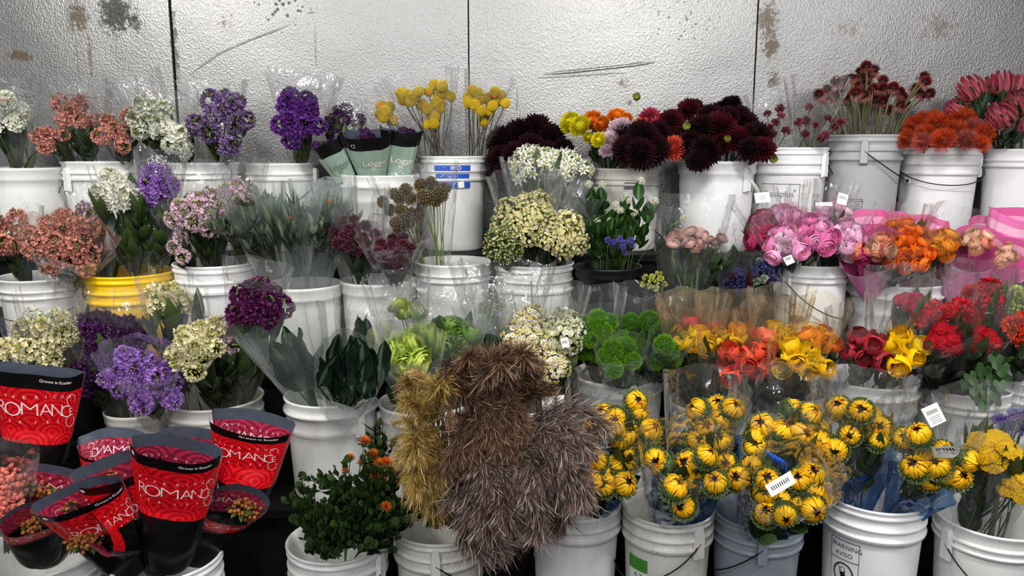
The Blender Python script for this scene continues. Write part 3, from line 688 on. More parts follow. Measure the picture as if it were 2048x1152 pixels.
def m_sunbud(R, seed=0):
    """yellow ray florets folded in over the disc, out of a green scaly cup"""
    rng = np.random.default_rng(seed); mb = MB()
    T = petal(6, 2, 1, .085, 1.2, 1.6, a=.8, b=.5, base=1.0)
    Y0, Y1, Yd = s2l('ffc010'), s2l('f09408'), s2l('c86a04')
    for ring, (n, r0, z0, tiltz, ln) in enumerate(((30, .90, -.04, 1.0, 1.12), (28, .80, .06, .95, 1.0), (24, .66, .12, .9, .78))):
        a = np.arange(n) / n * 2 * PI + ring * .1 + rng.uniform(-.06, .06, n)
        pos = np.stack([np.cos(a) * r0, np.sin(a) * r0, np.full(n, z0)], -1) * R
        out = np.stack([np.cos(a), np.sin(a), a * 0], -1)
        dirs = out * rng.uniform(.1, .5, (n, 1)) + np.array([0, 0, 1.0]) * tiltz + np.cross(out, [0, 0, 1.]) * rng.uniform(-.18, .18, (n, 1))
        mb.inst(T, pos, frames(dirs, -out), R * ln * rng.uniform(.62, 1.08, n), Yd if ring == 2 else Y0, Y1 if ring == 2 else s2l('ffc81c') if ring else Y0, jit=.22, rng=rng)
    # green cup of scales
    n = 110; d = fib(n, -1, .25, .02, rng)
    mb.inst(petal(2, 2, 1, .35, .5, .5), d * R * .93 * np.array([1, 1, .95]) - np.array([0, 0, R * .12]), frames(-np.cross(np.cross(d, [0, 0, 1.]) + 1e-4, d) * -1.0 + d * .35, d), R * .34, s2l('3f5230'), s2l('7f9462'), mat=1, jit=.2, rng=rng)
    ball(mb, R * .88, s2l('42562f'), squash=(1, 1, .62), mat=1, pos=(0, 0, -R * .32))
    ball(mb, R * .62, s2l('20120a'), squash=(1, 1, .3), pos=(0, 0, R * .22))
    return mb.mesh('flower_head', [M['petal'], M['leaf']])
def m_fuzz(R, c0, c1, n=900, L=.30, W=.022, seed=0, core=None, zmin=-.8, bend=.15, mat='petal'):
    rng = np.random.default_rng(seed); mb = MB()
    d = fib(n, zmin, 1, .02, rng); dj = unit(d + rng.normal(0, .22, d.shape))
    mb.inst(needle(1, W / L, bend), d * R * (1 - L), frames(dj, rng.normal(0, 1, (n, 3))), R * L * rng.uniform(.8, 1.15, n), c0, c1, jit=.2, rng=rng)
    ball(mb, R * (1 - L) * 1.0, np.array(c0) * .8 if core is None else core)
    return mb.mesh('flower_head', M[mat])
def m_craspedia(R, seed=0, c0='b89a10', c1='f2cf2a'):
    rng = np.random.default_rng(seed); mb = MB()
    d = fib(220, -1, 1); mb.inst(ICO1, d * R * .92, frames(d, (0, 0, 1)), R * .115, s2l(c0), s2l(c1), jit=.18, rng=rng); ball(mb, R * .93, s2l(c0))
    return mb.mesh('flower_head', M['petal'])
def m_pod(R, seed=0):
    rng = np.random.default_rng(seed); mb = MB(); n = 60; d = fib(n, -.95, 1)
    k = 7; a = np.arange(k) / k * 2 * PI
    rim = np.stack([a * 0 + .30, np.cos(a) * .17, np.sin(a) * .17], -1); mid = np.stack([a * 0 + .12, np.cos(a) * .10, np.sin(a) * .10], -1); ctr = np.array([[.14, 0, 0]])
    v = np.concatenate([rim, mid, ctr]); f = [[i, (i + 1) % k, k + (i + 1) % k, k + i] for i in range(k)] + [[k + i, k + (i + 1) % k, 2 * k, 2 * k] for i in range(k)]
    T = (v, np.array(f), np.array([1.] * k + [.1] * k + [0]))
    mb.inst(T, d * R * .72, frames(d, (0, 0, 1)), R, s2l('2e2416'), s2l('a08c62'), jit=.15, rng=rng); ball(mb, R * .82, s2l('4a3c24'))
    return mb.mesh('seed_pod', M['petal'])
def m_echinacea(R, seed=0):
    rng = np.random.default_rng(seed); mb = MB()
    d = fib(120, 0, 1, .02, rng); mb.inst(needle(1, .10, 0), d * np.array([.42, .42, .5]) * R, frames(d + np.array([0, 0, .3]), (0, 1, 0)), R * .42, s2l('2c0808'), s2l('8c2c28'), jit=.2, rng=rng)
    ball(mb, R * .50, s2l('2a0707'), squash=(1, 1, 1.05))
    for n, dz, ln in ((20, -.35, .72), (18, -.8, .80), (14, -1.4, .75)):
        a = np.arange(n) / n * 2 * PI + rng.uniform(0, 1)
        out = np.stack([np.cos(a), np.sin(a), a * 0], -1)
        mb.inst(petal(3, 2, 1, .05, .5, -.25, a=.9, b=.5, base=.6), out * R * .38 - np.array([0, 0, R * .1]), frames(out + np.array([0, 0, dz]), (0, 0, 1)), R * ln * rng.uniform(.85, 1.1, n), s2l('5a1212'), s2l('c87c70'), rng=rng)
    return mb.mesh('flower_head', M['petal'])
def m_pincushion(R, seed=0, pink=False):
    rng = np.random.default_rng(seed); mb = MB(); n = 230
    d = fib(n, -.25, 1, .03, rng)
    c0, c1 = (s2l('7c2a20'), s2l('d06c60')) if pink else (s2l('8c1c0a'), s2l('e0561c'))
    T = petal(4, 1, 1, .025, 0, 1.0, base=1, b=.1)
    mb.inst(T, d * R * .35 * np.array([1, 1, .7]), frames(d - np.array([0, 0, .25]), np.array([0, 0, 1.])), R * .78 * rng.uniform(.85, 1.1, n), c0, c1, rng=rng)
    ball(mb, R * .5, s2l('6a2410'), squash=(1, 1, .7))
    e = d * R * .98 * np.array([1, 1, .75])
    return mb.mesh('flower_head', M['petal'])
def m_spray(R, kind='daisy', n=36, fs=.008, c0=(1, 1, .9), c1=(.9, .9, .85), eye=None, seed=0, green=.35, squash=.7):
    rng = np.random.default_rng(seed); mb = MB()
    d = fib(n, -.1, 1, .12, rng); pos = d * R * np.array([1, 1, squash]) * rng.uniform(.72, 1.05, (n, 1))
    npet = {'daisy': 8, 'star': 5, 'round': 5}[kind]
    pet = {'daisy': petal(2, 1, 1, .26, 0, -.1, a=1.2, b=.4), 'star': petal(2, 2, 1, .2, .4, -.1, a=.9), 'round': petal(2, 2, 1, .42, .3, .5, a=1.1, b=.6)}[kind]
    for i in range(n):
        a = np.arange(npet) / npet * 2 * PI; Fr = frames(unit(d[i] + rng.normal(0, .25, 3))[None], (0, 0, 1))[0]
        dirs = Fr[:, 1][None] * np.cos(a)[:, None] + Fr[:, 2][None] * np.sin(a)[:, None] + Fr[:, 0] * .25
        mb.inst(pet, np.repeat(pos[i][None], npet, 0), frames(dirs, Fr[:, 0]), fs * rng.uniform(.8, 1.15), c0, c1, jit=.08, rng=rng)
        if eye is not None: mb.inst(ICO1, [pos[i] + Fr[:, 0] * fs * .15], np.eye(3)[None], fs * (.24 if kind == 'star' else .42), eye, eye, jit=.1, rng=rng)
        p = np.linspace(0, 1, 3)[:, None]; tubes(mb, np.array([0, 0, -R * .8]) * (1 - p) + pos[i] * p + np.array([0, 0, -.1 * R]) * np.sin(PI * p), .0007, 3, G2)
    ng = int(n * green)
    dg = fib(max(ng, 1), -.2, 1, .3, rng)
    mb.inst(petal(3, 2, 1, .2, .2, .3), dg * R * .5, frames(dg, (0, 0, 1)), R * .45, s2l('3a4d22'), s2l('6f8a3c'), jit=.2, rng=rng)
    return mb.mesh('flower_spray', M['petal'])
def m_celosia(R, c0, c1, seed=0):
    mb = MB(); v, f, t = ICO4; o = Vector((seed * 3.1, seed * 1.7, 0)); V = []; T = []
    for p in v:
        q = Vector(p); n1 = abs(mnoise.noise(q * 3.2 + o)) ; n2 = abs(mnoise.noise(q * 8 + o)); n3 = mnoise.noise(q * 22 + o)
        k = 1 - .9 * max(0, .22 - n1) - .45 * max(0, .2 - n2) + .05 * n3
        V.append((p[0] * k * R, p[1] * k * R, max(p[2], -.5) * k * R * .75)); T.append(min(1, max(0, (k - .72) / .3)))
    T = np.array(T)[:, None]; mb.add(V, f, np.array(c0) * (1 - T) + np.array(c1) * T)
    return mb.mesh('flower_head', M['petal_dark'])
def m_carnation(R, c0, c1, seed=0, n=70, mat='petal_dark'):
    rng = np.random.default_rng(seed); mb = MB()
    d = fib(n, -.2, 1, .08, rng)
    for s in range(3):
        sel = np.arange(n) % 3 == s
        mb.inst(petal(3, 3, 1, .42, .1, .5, a=1.6, b=.5, ruffle=.22, seed=seed * 3 + s), d[sel] * R * .15, frames(d[sel], rng.normal(0, 1, (sel.sum(), 3))), R * .9, c0, c1, jit=.15, rng=rng)
    return mb.mesh('flower_head', M[mat])
def m_safflower(R, seed=0):
    rng = np.random.default_rng(seed); mb = MB(); n = 90
    d = fib(n, .25, 1, .05, rng); mb.inst(needle(1, .05, .1), d * R * .2, frames(d, (0, 0, 1)), R * .85, s2l('c83c08'), s2l('ff8a1e'), jit=.2, rng=rng)
    ball(mb, R * .42, s2l('3a4a20'), pos=(0, 0, -R * .15), mat=1)
    d2 = fib(14, -.6, .15, .05, rng); mb.inst(petal(3, 2, 1, .18, .2, .5), d2 * R * .3, frames(d2, (0, 0, 1)), R * .8, s2l('26351a'), s2l('4f6430'), mat=1, rng=rng)
    return mb.mesh('flower_head', [M['petal'], M['leaf']])
def m_yarrow(R, seed=0, c0='c08c00', c1='ffd21e'):
    rng = np.random.default_rng(seed); mb = MB(); n = 260
    i = np.arange(n) + .5; r = np.sqrt(i / n) * R; a = i * 2.39996
    cl = rng.uniform(-1, 1, (9, 2)) * R
    pos = np.stack([r * np.cos(a), r * np.sin(a), .10 * R - .25 * r * r / R + rng.uniform(-.02, .02, n) * R], -1)
    mb.inst(ICO1, pos, frames(np.tile([0, 0, 1.], (n, 1)), (0, 1, 0)), R * .075 * rng.uniform(.8, 1.25, n), s2l(c0), s2l(c1), jit=.14, rng=rng)
    for k in range(10):
        p = pos[rng.integers(n)]; tubes(mb, [np.array([0, 0, -R * .8]), p * .5 + np.array([0, 0, -R * .3]), p], .0012, 4, s2l('70762e'))
    return mb.mesh('flower_head', M['petal'])
def m_berries(R, c0, c1, n=26, br=.0055, seed=0):
    rng = np.random.default_rng(seed); mb = MB(); d = fib(n, -.8, 1, .2, rng); pos = d * R * rng.uniform(.5, 1, (n, 1))
    mb.inst(ICO2, pos, frames(d, (0, 0, 1)), np.array([[1.25, 1, 1]]).repeat(n, 0) * br, c0, c1, jit=.25, rng=rng)
    for p in pos: tubes(mb, [np.array([0, 0, -R]), p * .6 - np.array([0, 0, R * .2]), p], .0008, 3, G1)
    dg = fib(8, -.8, .6, .3, rng); mb.inst(petal(3, 2, 1, .22, .2, .3), dg * R * .4, frames(dg, (0, 0, 1)), R * .9, G1, G2, rng=rng)
    return mb.mesh('berry_cluster', M['petal'])
def m_leaf(L, W, c0, c1, curl=.5, cup=.25, wave=0.0, seed=0, name='leaf', mat='leaf', thick=True):
    rng = np.random.default_rng(seed); nu, nv = 12, 6
    v, f, t = petal(nu, nv, L, W, cup, curl, a=.8, b=.75, base=.04)
    vv = v.reshape(nu + 1, nv + 1, 3)
    w = np.linspace(-1, 1, nv + 1)[None, :]; s = np.linspace(0, 1, nu + 1)[:, None]
    vv[:, :, 2] += wave * W * np.sin(s * 14 + seed) * np.abs(w) ** 1.5
    vein = np.clip(1 - np.abs(w) * 3.2, 0, 1)
    C = np.array(c0) * (1 - vein[..., None] + 0 * s[..., None]) + np.array(c1) * vein[..., None]
    mb = MB(); mb.add(vv.reshape(-1, 3), f, C.reshape(-1, 3))
    me = mb.mesh(name, M[mat]); return me
def m_foliage(R, n, L, W, c0, c1, seed=0, up=.6, name='leaf_spray', H=1.0, curl=.5, leafrise=.5):
    """a branched sprig: short stems with leaves set along them, base at the origin, growing to +Z"""
    rng = np.random.default_rng(seed); mb = MB(); nb = max(3, n // 9)
    T = petal(4, 2, 1, W / L, .3, curl, a=.85)
    for b in range(nb):
        a = rng.uniform(0, 2 * PI); sp = rng.uniform(.1, 1) * R
        P = bez((0, 0, 0), (0, 0, H * .4), (math.cos(a) * sp * .7, math.sin(a) * sp * .7, H * .7), (math.cos(a) * sp, math.sin(a) * sp, H * rng.uniform(.75, 1.0)), 8)
        tubes(mb, P, .0014, 4, np.array(c0) * 1.2)
        k = n // nb; q = rng.uniform(.25, 1, k); ii = q * 6.99; i0 = ii.astype(int); pos = P[i0] + (P[np.minimum(i0 + 1, 7)] - P[i0]) * (ii - i0)[:, None]
        th = rng.uniform(0, 2 * PI, k); dirs = np.stack([np.cos(th), np.sin(th), np.full(k, leafrise) + q * .5], -1)
        mb.inst(T, pos, frames(dirs, (0, 0, 1)), L * rng.uniform(.6, 1.15, k), c0, c1, jit=.25, rng=rng)
    return mb.mesh(name, M['leaf'])
def m_plume(L, c0, c1, n=420, W=.045, droop=1.0, hair=.05, seed=0, tipc=None):
    """feathery plume with its foot at the origin, rising to +Z and nodding to +X: branchlets that each carry fine awns"""
    rng = np.random.default_rng(seed); mb = MB()
    m = 14; t = np.linspace(0, 1, m); ang = droop * t ** 1.5
    x = np.cumsum(np.sin(ang)) / m * L; z = np.cumsum(np.cos(ang)) / m * L
    P = np.stack([x, 0 * x + rng.uniform(-.01, .01) * t, z], -1); tubes(mb, P, .0014, 4, np.array(c0) * .8)
    nb = n // 8; q = rng.uniform(0, 1, nb) ** .85; ii = q * (m - 1.001); i0 = ii.astype(int); pos = P[i0] + (P[i0 + 1] - P[i0]) * (ii - i0)[:, None]
    tan = unit(P[i0 + 1] - P[i0]); th = rng.uniform(0, 2 * PI, nb); F = frames(tan, (0, 1, .1))
    side = F[:, :, 1] * np.cos(th)[:, None] + F[:, :, 2] * np.sin(th)[:, None]
    bd = unit(tan * rng.uniform(.9, 1.6, (nb, 1)) + side * rng.uniform(.15, .75, (nb, 1)) + np.array([0, 0, -.25]))
    bl = W * 1.7 * (np.sin(PI * np.clip(q * .85 + .12, 0, 1)) * .75 + .35) * rng.uniform(.6, 1.35, nb)
    T = petal(3, 1, 1, .015, 0, -.45, base=.9, b=.3, a=.6)
    bright = rng.uniform(.45, 1.45, nb)
    for k in range(12):
        u = (k + .5) / 12; p = pos + bd * (bl * u)[:, None] + np.array([0, 0, -1]) * (bl * u * u * .4)[:, None] + rng.normal(0, .0015, (nb, 3))
        d = unit(bd + rng.normal(0, .17, (nb, 3)) + np.array([0, 0, -.35 * u]))
        br = (bright * rng.uniform(.75, 1.2, nb))[:, None]
        ce = np.array(c1)[None] * br
        if tipc is not None: ce = np.where((rng.uniform(0, 1, nb) < .15 + .3 * u)[:, None], np.array(tipc)[None] * np.minimum(br, 1.1), ce)
        mb.inst(T, p, frames(d, rng.normal(0, 1, (nb, 3))), hair * rng.uniform(.4, 1.1, nb), np.array(c0)[None] * br, ce, jit=.2, rng=rng)
    return mb.mesh('plume', M['plume'])

FILL = [m_foliage(.30, 72, .34, .050, s2l('1c2814'), s2l('43562c'), i + 40, H=1.0, name='foliage', leafrise=1.0) for i in range(3)] + [m_foliage(.32, 80, .22, .055, s2l('1a2a14'), s2l('486030'), 50, H=1.0, name='foliage', leafrise=.5)]
# ------------------------------------------------------------------ bouquets
class Sleeve:
    def __init__(s, B, T, rb, rt, flat=.6, drop=.0, folds=.05, k=9, seed=0, power=.9, corner=.03, side=None, over=None, twist=0, start=0.0):
        s.B = np.array(B, float); s.T = np.array(T, float); s.A = s.T - s.B; s.len = np.linalg.norm(s.A); s.a = s.A / s.len
        X = np.array(side if side is not None else (1, 0, 0), float); X = X - s.a * X.dot(s.a); s.X = X / np.linalg.norm(X)
        s.F = np.cross(s.X, s.a)
        if s.F[1] > 0: s.F = -s.F
        if twist:
            c, q = math.cos(twist), math.sin(twist); s.X, s.F = s.X * c + s.F * q, s.F * c - s.X * q
        s.rb, s.rt, s.flat, s.drop, s.folds, s.k, s.power, s.corner = rb, rt, flat, drop, folds, k, power, corner
        r = np.random.default_rng(seed); s.ph = r.uniform(0, 6, 8); s.amp = r.uniform(.5, 1.2, 8); s.start = start
    def P(s, th, v, off=0.0):
        th, v = np.broadcast_arrays(np.asarray(th, float), np.asarray(v, float))
        r = s.rb + (s.rt - s.rb) * np.clip(v, 0, 1.2) ** s.power
        w = 0
        for i in range(4):
            w = w + s.amp[i] * np.sin((s.k + i * 4) * th + s.ph[i] + (i - 1) * v * 1.7) / (1 + i * .8)
        w2 = np.sin(th * 2 + s.ph[5]) * .5 + np.sin(th * 3 + s.ph[6] + v * 2) * .35
        r = r * (1 + s.folds * w * np.clip(v * 1.6, .15, 1.0) * .6 + s.folds * w2 * v * .8) + off
        ct, st = np.cos(th), np.sin(th)
        L = (1 - s.drop * (.5 + .5 * st) * v ** 2 + s.corner * np.abs(ct) ** 6 * v + s.folds * .15 * v * np.sin(th * 5 + s.ph[7]))
        e = 0.85
        cx = np.sign(ct) * np.abs(ct) ** e; sx = np.sign(st) * np.abs(st) ** 1.0
        return (s.B + s.A * (v * L)[..., None] + s.X * (r * cx)[..., None] + s.F * ((s.flat + (1 - s.flat) * (1 - np.clip(v * 2, 0, 1))) * r * sx)[..., None])
    def build(s, name, parent, mats, bands=None, nth=72, nv=22, label=None, gus=None):
        """bands: list of (v0, material index) upward; gus: half-width of the see-through strip at the seams (cos)"""
        th = np.arange(nth + 1) / nth * 2 * PI; v = np.linspace(s.start, 1, nv + 1)
        V = s.P(th[None, :], v[:, None]); uv = np.stack(np.broadcast_arrays((th / PI / 2 * 3.6 * s.rt)[None, :], (v * s.len)[:, None]), -1)
        F = grid_faces(nv, nth)[:, ::-1]
        mb = MB(); mb.add(V.reshape(-1, 3), F, uv=uv.reshape(-1, 2))
        me = mb.mesh(name, mats)
        if bands:
            i = np.arange(nv * nth); vv = (s.start + (1 - s.start) * (i // nth + .5) / nv); tm = (i % nth + .5) / nth * 2 * PI
            mi = np.zeros(nv * nth, int)
            for v0, k in bands: mi[vv >= v0] = k
            if gus: mi[np.abs(np.cos(tm)) > gus] = 0
            me.polygons.foreach_set('material_index', mi.astype(np.int32))
        return link(name, me, parent, label=label)
    def surf(s, v0=.7, th0=PI / 2, mirror=1, face=1):
        """flat metres -> sleeve, centred at height v0 on the front"""
        def f(x, y, off):
            v = v0 + np.asarray(y) / s.len; r = s.rb + (s.rt - s.rb) * np.clip(v, 0, 1) ** s.power
            th = th0 - mirror * np.asarray(x) / (r * .93)
            return s.P(th, v, off * face)
        return f
def up_of(A, F):
    V = np.cross(F, (1, 0, 0)); return unit(V if V[2] > 0 else -V)
def bouquet(name, label, cat, base, C, rx, ry, heads, n, size=1.0, bulge=.6, upw=.3, sleeve=None, part='flower_head', group=None, stems=True,
            leaf=None, nleaf=0, stemc=(G1, G2), face=None, seed=0, spread=.035, fillc=None, positions=None, sleevename='sleeve', stempart='stem', hjit=.12, stemr=.0022):
    if part == 'flower_spike': hjit = max(hjit, .26)
    """base (px,py,Y) or bucket key; C (px,py,Y); rx, ry in photo pixels"""
    rng = np.random.default_rng(seed + 101)
    if isinstance(base, str):
        b = BK[base]; B = b['c'].copy(); Cq = at(*C); rr = b['r']; r_ = np.random.default_rng(seed + 5)
        low = max(0.0, min(1.0, 1 - (Cq.z - B.z) / .22)); fwd = max(0.0, min(1.0, (B.y - Cq.y) / .2))
        B = B + Vector((max(-.6 * rr, min(.6 * rr, (Cq.x - B.x) * .7)), r_.uniform(-.2, .2) * rr * (1 - low) - .62 * rr * low * fwd, -.10 + .075 * low * fwd))
    else: B = at(*base)
    Cw = at(*C); k = pxm(Cw); rx *= k; ry *= k
    o = thing(name, label, cat, B, group)
    A = np.array((Cw - B).normalized()[:]); view = unit(np.array([0, 0, CAMZ]) - np.array(Cw[:]))
    F = unit(view * .75 + A * .55) if face is None else unit(np.array(face, float))
    X = unit(np.cross(A, F)) if abs(A.dot(F)) < .95 else np.array([1, 0, 0.])
    X = unit(np.array([1, 0, 0]) - F * F[0]); V = unit(np.cross(F, X)); V = V if V[2] > 0 else -V
    Cn = np.array(Cw[:]) - np.array(B[:])
    for i in range(n):
        if positions is not None:
            P = np.array(at(*positions[i])[:]) - np.array(B[:]); rel = P - Cn; d = F * 1.0 + rel / max(rx, .02) * .5
        else:
            q = (i + .5) / n; rho = math.sqrt(q) * .92; ph = i * 2.399963 + seed
            rel = X * rx * rho * math.cos(ph) + V * ry * rho * math.sin(ph) + F * (math.sqrt(max(0, 1 - rho * rho)) * bulge * min(rx, ry) - bulge * .3 * min(rx, ry))
            rel = rel + rng.normal(0, .06, 3) * rx; P = Cn + rel
            d = F * math.sqrt(max(.05, 1 - rho * rho)) + X * rho * math.cos(ph) * .9 + V * rho * math.sin(ph) * .9
        d = unit(unit(d) * (1 - upw) + A * upw + rng.normal(0, hjit, 3))
        me = heads[int(rng.integers(len(heads)))] if not isinstance(heads, dict) else heads[i]
        sz = size * rng.uniform(.88, 1.12)
        link(part, me, o, mat=aim(P, d, rng.uniform(0, 6.28), sz))
        if stems:
            st = np.array([rng.normal(0, spread * .4), rng.normal(0, spread * .4), 0]); m1 = P - d * .05 * sz
            mb = MB(); L_ = np.linalg.norm(P)
            tubes(mb, bez(st, st + A * L_ * .45, P - (d * .5 + A * .5) * L_ * .3, P - d * .008, 7), stemr, 5, stemc[0], col2=stemc[1])
            link(stempart, mb.mesh(stempart, M['stem']), o)
    if nleaf >= 3 and stems:
        hgt = float(np.linalg.norm(Cn)) * .92; q2 = Vector(Cn).to_track_quat('Z', 'Y').to_matrix().to_4x4()
        fo = link('foliage', FILL[seed % len(FILL)], o, mat=q2 @ Matrix.Rotation(seed * 1.7, 4, 'Z') @ Matrix.Diagonal((max(hgt, rx * 1.6),) * 2 + (hgt, 1))); fo['kind'] = 'stuff'
    for i in range(nleaf):
        q = rng.uniform(.12, .55); ph = rng.uniform(0, 6.28); L_ = np.linalg.norm(Cn)
        p = Cn * q + X * math.cos(ph) * rx * .35 * q + V * 0; d = unit(A + X * math.cos(ph) * .5 + F * abs(math.sin(ph)) * .45)
        q2 = Vector(d).to_track_quat('X', 'Z').to_matrix().to_4x4()
        link('leaf', leaf[int(rng.integers(len(leaf)))], o, mat=Matrix.Translation(Vector(p)) @ q2 @ Matrix.Rotation(rng.uniform(-1.5, 1.5), 4, 'X') @ Matrix.Scale(rng.uniform(.7, 1.1), 4))
    sl = None
    if sleeve:
        for j, sv in enumerate(sleeve if isinstance(sleeve, list) else [sleeve]):
            Tw = np.array(at(*sv['top'])[:]) - np.array(B[:]); Tw = Tw * (1 + .035 / np.linalg.norm(Tw)); kk = pxm(at(*sv['top'])) * 1.08
            b0 = sv.get('base'); Bb = np.zeros(3) + A * .02 if b0 is None else np.array(at(*b0)[:]) - np.array(B[:])
            sl = Sleeve(Bb, Tw, sv.get('rb', .025), sv['rt'] * kk, flat=sv.get('flat', .6), drop=sv.get('drop', .12) * .6, folds=sv.get('folds', .07), k=sv.get('k', 8), seed=seed + j * 7,
                        power=sv.get('power', .9), corner=sv.get('corner', .04), side=sv.get('side'), twist=sv.get('twist', 0), start=sv.get('start', 0))
            so = sl.build(sleevename, o, M[sv.get('mat', 'film')], label=sv.get('label'))
            for (txt, v0, th0, size_, rot, mat_) in sv.get('text', []):
                decal(sl.surf(v0, th0), [(T_(txt), 0, 0, size_, rot)], 'printed_text', M[mat_], so, off=.0015)
            for (mat_, v0, x0) in sv.get('dots', []):
                decal(sl.surf(v0), [((np.concatenate([[[0, 0, 0]], ring2d(1, .5, n=10)[0][:10]]), [(0, 1 + q, 1 + (q + 1) % 10) for q in range(10)]), x0, 0, .0045, 0)], 'sticker', M[mat_], so, off=.002)
    return o, sl, B
# ------------------------------------------------------------------ flower kinds used
W_ = lambda h: np.array(s2l(h))
ST = {
 'white': variants('stw', m_stock, 3, W_('c9cbb0'), W_('f6f6ea'), bud=.12, nf=50, lush=1.15),
 'whitegreen': variants('stg', m_stock, 3, W_('b9c49a'), W_('f2f4e4'), bud=.3),
 'salmon': variants('sts', m_stock, 3, W_('a44840'), W_('ecac98'), bud=.28, budc=(W_('5f6a2c'), W_('a8a060'))),
 'purple': variants('stp', m_stock, 3, W_('34104c'), W_('7a3ca0'), bud=.12, nf=50, budc=(W_('2a2030'), W_('5a5048'))),
 'lavender': variants('stl', m_stock, 3, W_('6c3a94'), W_('b88ad8'), bud=.18, nf=46, budc=(W_('4a5a30'), W_('a8a880'))),
 'mauve': variants('stm', m_stock, 3, W_('4c3460'), W_('9a7cae'), bud=.4, budc=(W_('3a4424'), W_('7c8454'))),
 'darkpurple': variants('std', m_stock, 3, W_('240a30'), W_('5c2464'), bud=.3, budc=(W_('2c2430'), W_('6a6468'))),
 'plum': variants('stu', m_stock, 3, W_('2c0624'), W_('6c1c5c'), bud=.25, budc=(W_('3c4628'), W_('7a8450'))),
 'palepink': variants('stk', m_stock, 3, W_('b8809c'), W_('eed4dc'), bud=.4),
 'yellow': variants('sty', m_stock, 3, W_('ccbc78'), W_('f7f1cc'), bud=.45, budc=(W_('7c8a30'), W_('d0d070'))),
}
DA = lambda k, c0, c1, **kw: variants('da' + k, m_pompon, 2, .055, W_(c0), W_(c1), **kw)
D_burg = DA('b', '0c0306', '26060f', mat='petal_dark', W=.16, pointed=True, n=150, curl=.25)
D_wine = DA('w', '1e0308', '4c0a18', mat='petal_dark', W=.22, pointed=True, n=110, curl=.3)
D_yel = DA('y', 'b8a800', 'f6ec28', W=.2, n=150, curl=.9)
D_org = DA('o', 'c85008', 'f48c28', W=.28, n=90, curl=.8)
D_pink = DA('p', 'b890a8', 'f2dce4', W=.18, n=130, curl=.4, eye=W_('6c7a30'))
D_red = DA('r', '7c1420', 'b43850', W=.2, pointed=True, n=90, curl=.1)
D_coral = DA('c', 'a82c20', 'e06048', W=.16, n=110, curl=.5)
RAN = {k: variants('ra' + k, m_ranunculus, 2, .0305, W_(a), W_(b), W_(c)) for k, a, b, c in (
    ('hot', 'd83088', 'fa6cb8', 'ffb0dc'), ('pink', 'ec5aa4', 'fc94d0', 'ffdcf0'), ('pale', 'f49cc8', 'fcc8e0', 'fff0f8'), ('magenta', '6c0830', 'a81850', 'c84878'),
    ('coral', 'e0543c', 'f08468', 'f8b89c'), ('orange', 'e84808', 'fa6c10', 'ff9430'), ('amber', 'e07c10', 'f79a20', 'ffb850'), ('peach', 'e89878', 'f8bc98', 'fbe0c8'))}
ROSE = variants('rose', m_ranunculus, 2, .026, W_('d89088'), W_('f2c0b4'), W_('fbe2d8'), open_=1.3)
POP = {k: variants('po' + k, m_poppy, 2, .034, W_(a), W_(b), closed=cl) for k, a, b, cl in (
    ('yel', 'e8a800', 'ffdc20', False), ('yelc', 'e09c00', 'ffd000', True), ('red', '9c1c14', 'f05a3c', True), ('ora', 'c8440c', 'fa8430', True), ('wine', '5c0c18', 'b83440', True), ('sal', 'b83c28', 'f88c6c', False))}
# ------------------------------------------------------------------ back row
bouquet('flower_bouquet', 'white stock flowers in a clear sleeve in the bailed bucket at the frame edge', 'bouquet', 'a1', (14, 240, 3.14), 38, 58, ST['white'], 7, .8, upw=.5, seed=1,
        sleeve=dict(top=(25, 178, 3.12), rt=52, text=[('PRODUCTO DE ECUADOR', .93, 1.0, .010, -.15, 'ink')], dots=[('orange_dot', .9, .0)]), nleaf=6, leaf=[m_leaf(.14, .02, G1, G2)], part='flower_spike')
LF = [m_leaf(.15, .018, s2l('26331a'), s2l('4c5e2c'), .4, seed=i) for i in range(2)]
LFg = [m_leaf(.16, .030, s2l('1f3018'), s2l('4a6434'), .5, seed=i) for i in range(2)]
def stockb(lab, bk, C, rx, ry, kind, n, size, top, rt, seed, upw=.35, mat='film', text=(), dots=(), grp=None, nleaf=5, drop=.12, **kw):
    return bouquet('flower_bouquet', lab, 'bouquet', bk, C, rx, ry, ST[kind], n, size, upw=upw, seed=seed, nleaf=nleaf, leaf=LF, part='flower_spike',
        sleeve=dict(top=top, rt=rt, mat=mat, text=text, dots=dots, drop=drop), **kw)
stockb('small salmon stock bunch drooping over the rim of the ribbed bucket, wrapped in clear film', 'a2', (107, 285, 3.12), 26, 34, 'salmon', 4, .75, (88, 215, 3.10), 38, 2)
stockb('tall salmon stock bunch in a pointed clear sleeve with black lettering on top', 'a2', (155, 238, 3.16), 38, 38, 'salmon', 6, .8, (165, 178, 3.16), 56, 3, text=[('PRODUCTO DE ECUADOR', .93, 1.5, .011, -.12, 'ink')])
stockb('salmon and crimson stock bunch beside the white stock, over the ribbed bucket', 'a2', (240, 268, 3.12), 40, 40, 'salmon', 6, .8, (232, 200, 3.10), 52, 4)
stockb('white and green stock bunch leaning on the panel seam, wrapped in clear film', 'a3', (298, 242, 3.14), 40, 44, 'whitegreen', 7, .85, (270, 168, 3.18), 52, 5)
stockb('white stock bunch hanging low beside the mauve stock, wrapped in clear film', 'a3', (350, 275, 3.08), 38, 36, 'white', 6, .8, (350, 205, 3.10), 48, 6)
stockb('mauve stock bouquet with dark buds in a large clear sleeve', 'a3', (446, 245, 3.10), 54, 66, 'mauve', 10, .95, (425, 180, 3.16), 66, 7, text=[('PRODUCTO', .95, 2.3, .011, -.6, 'ink')])
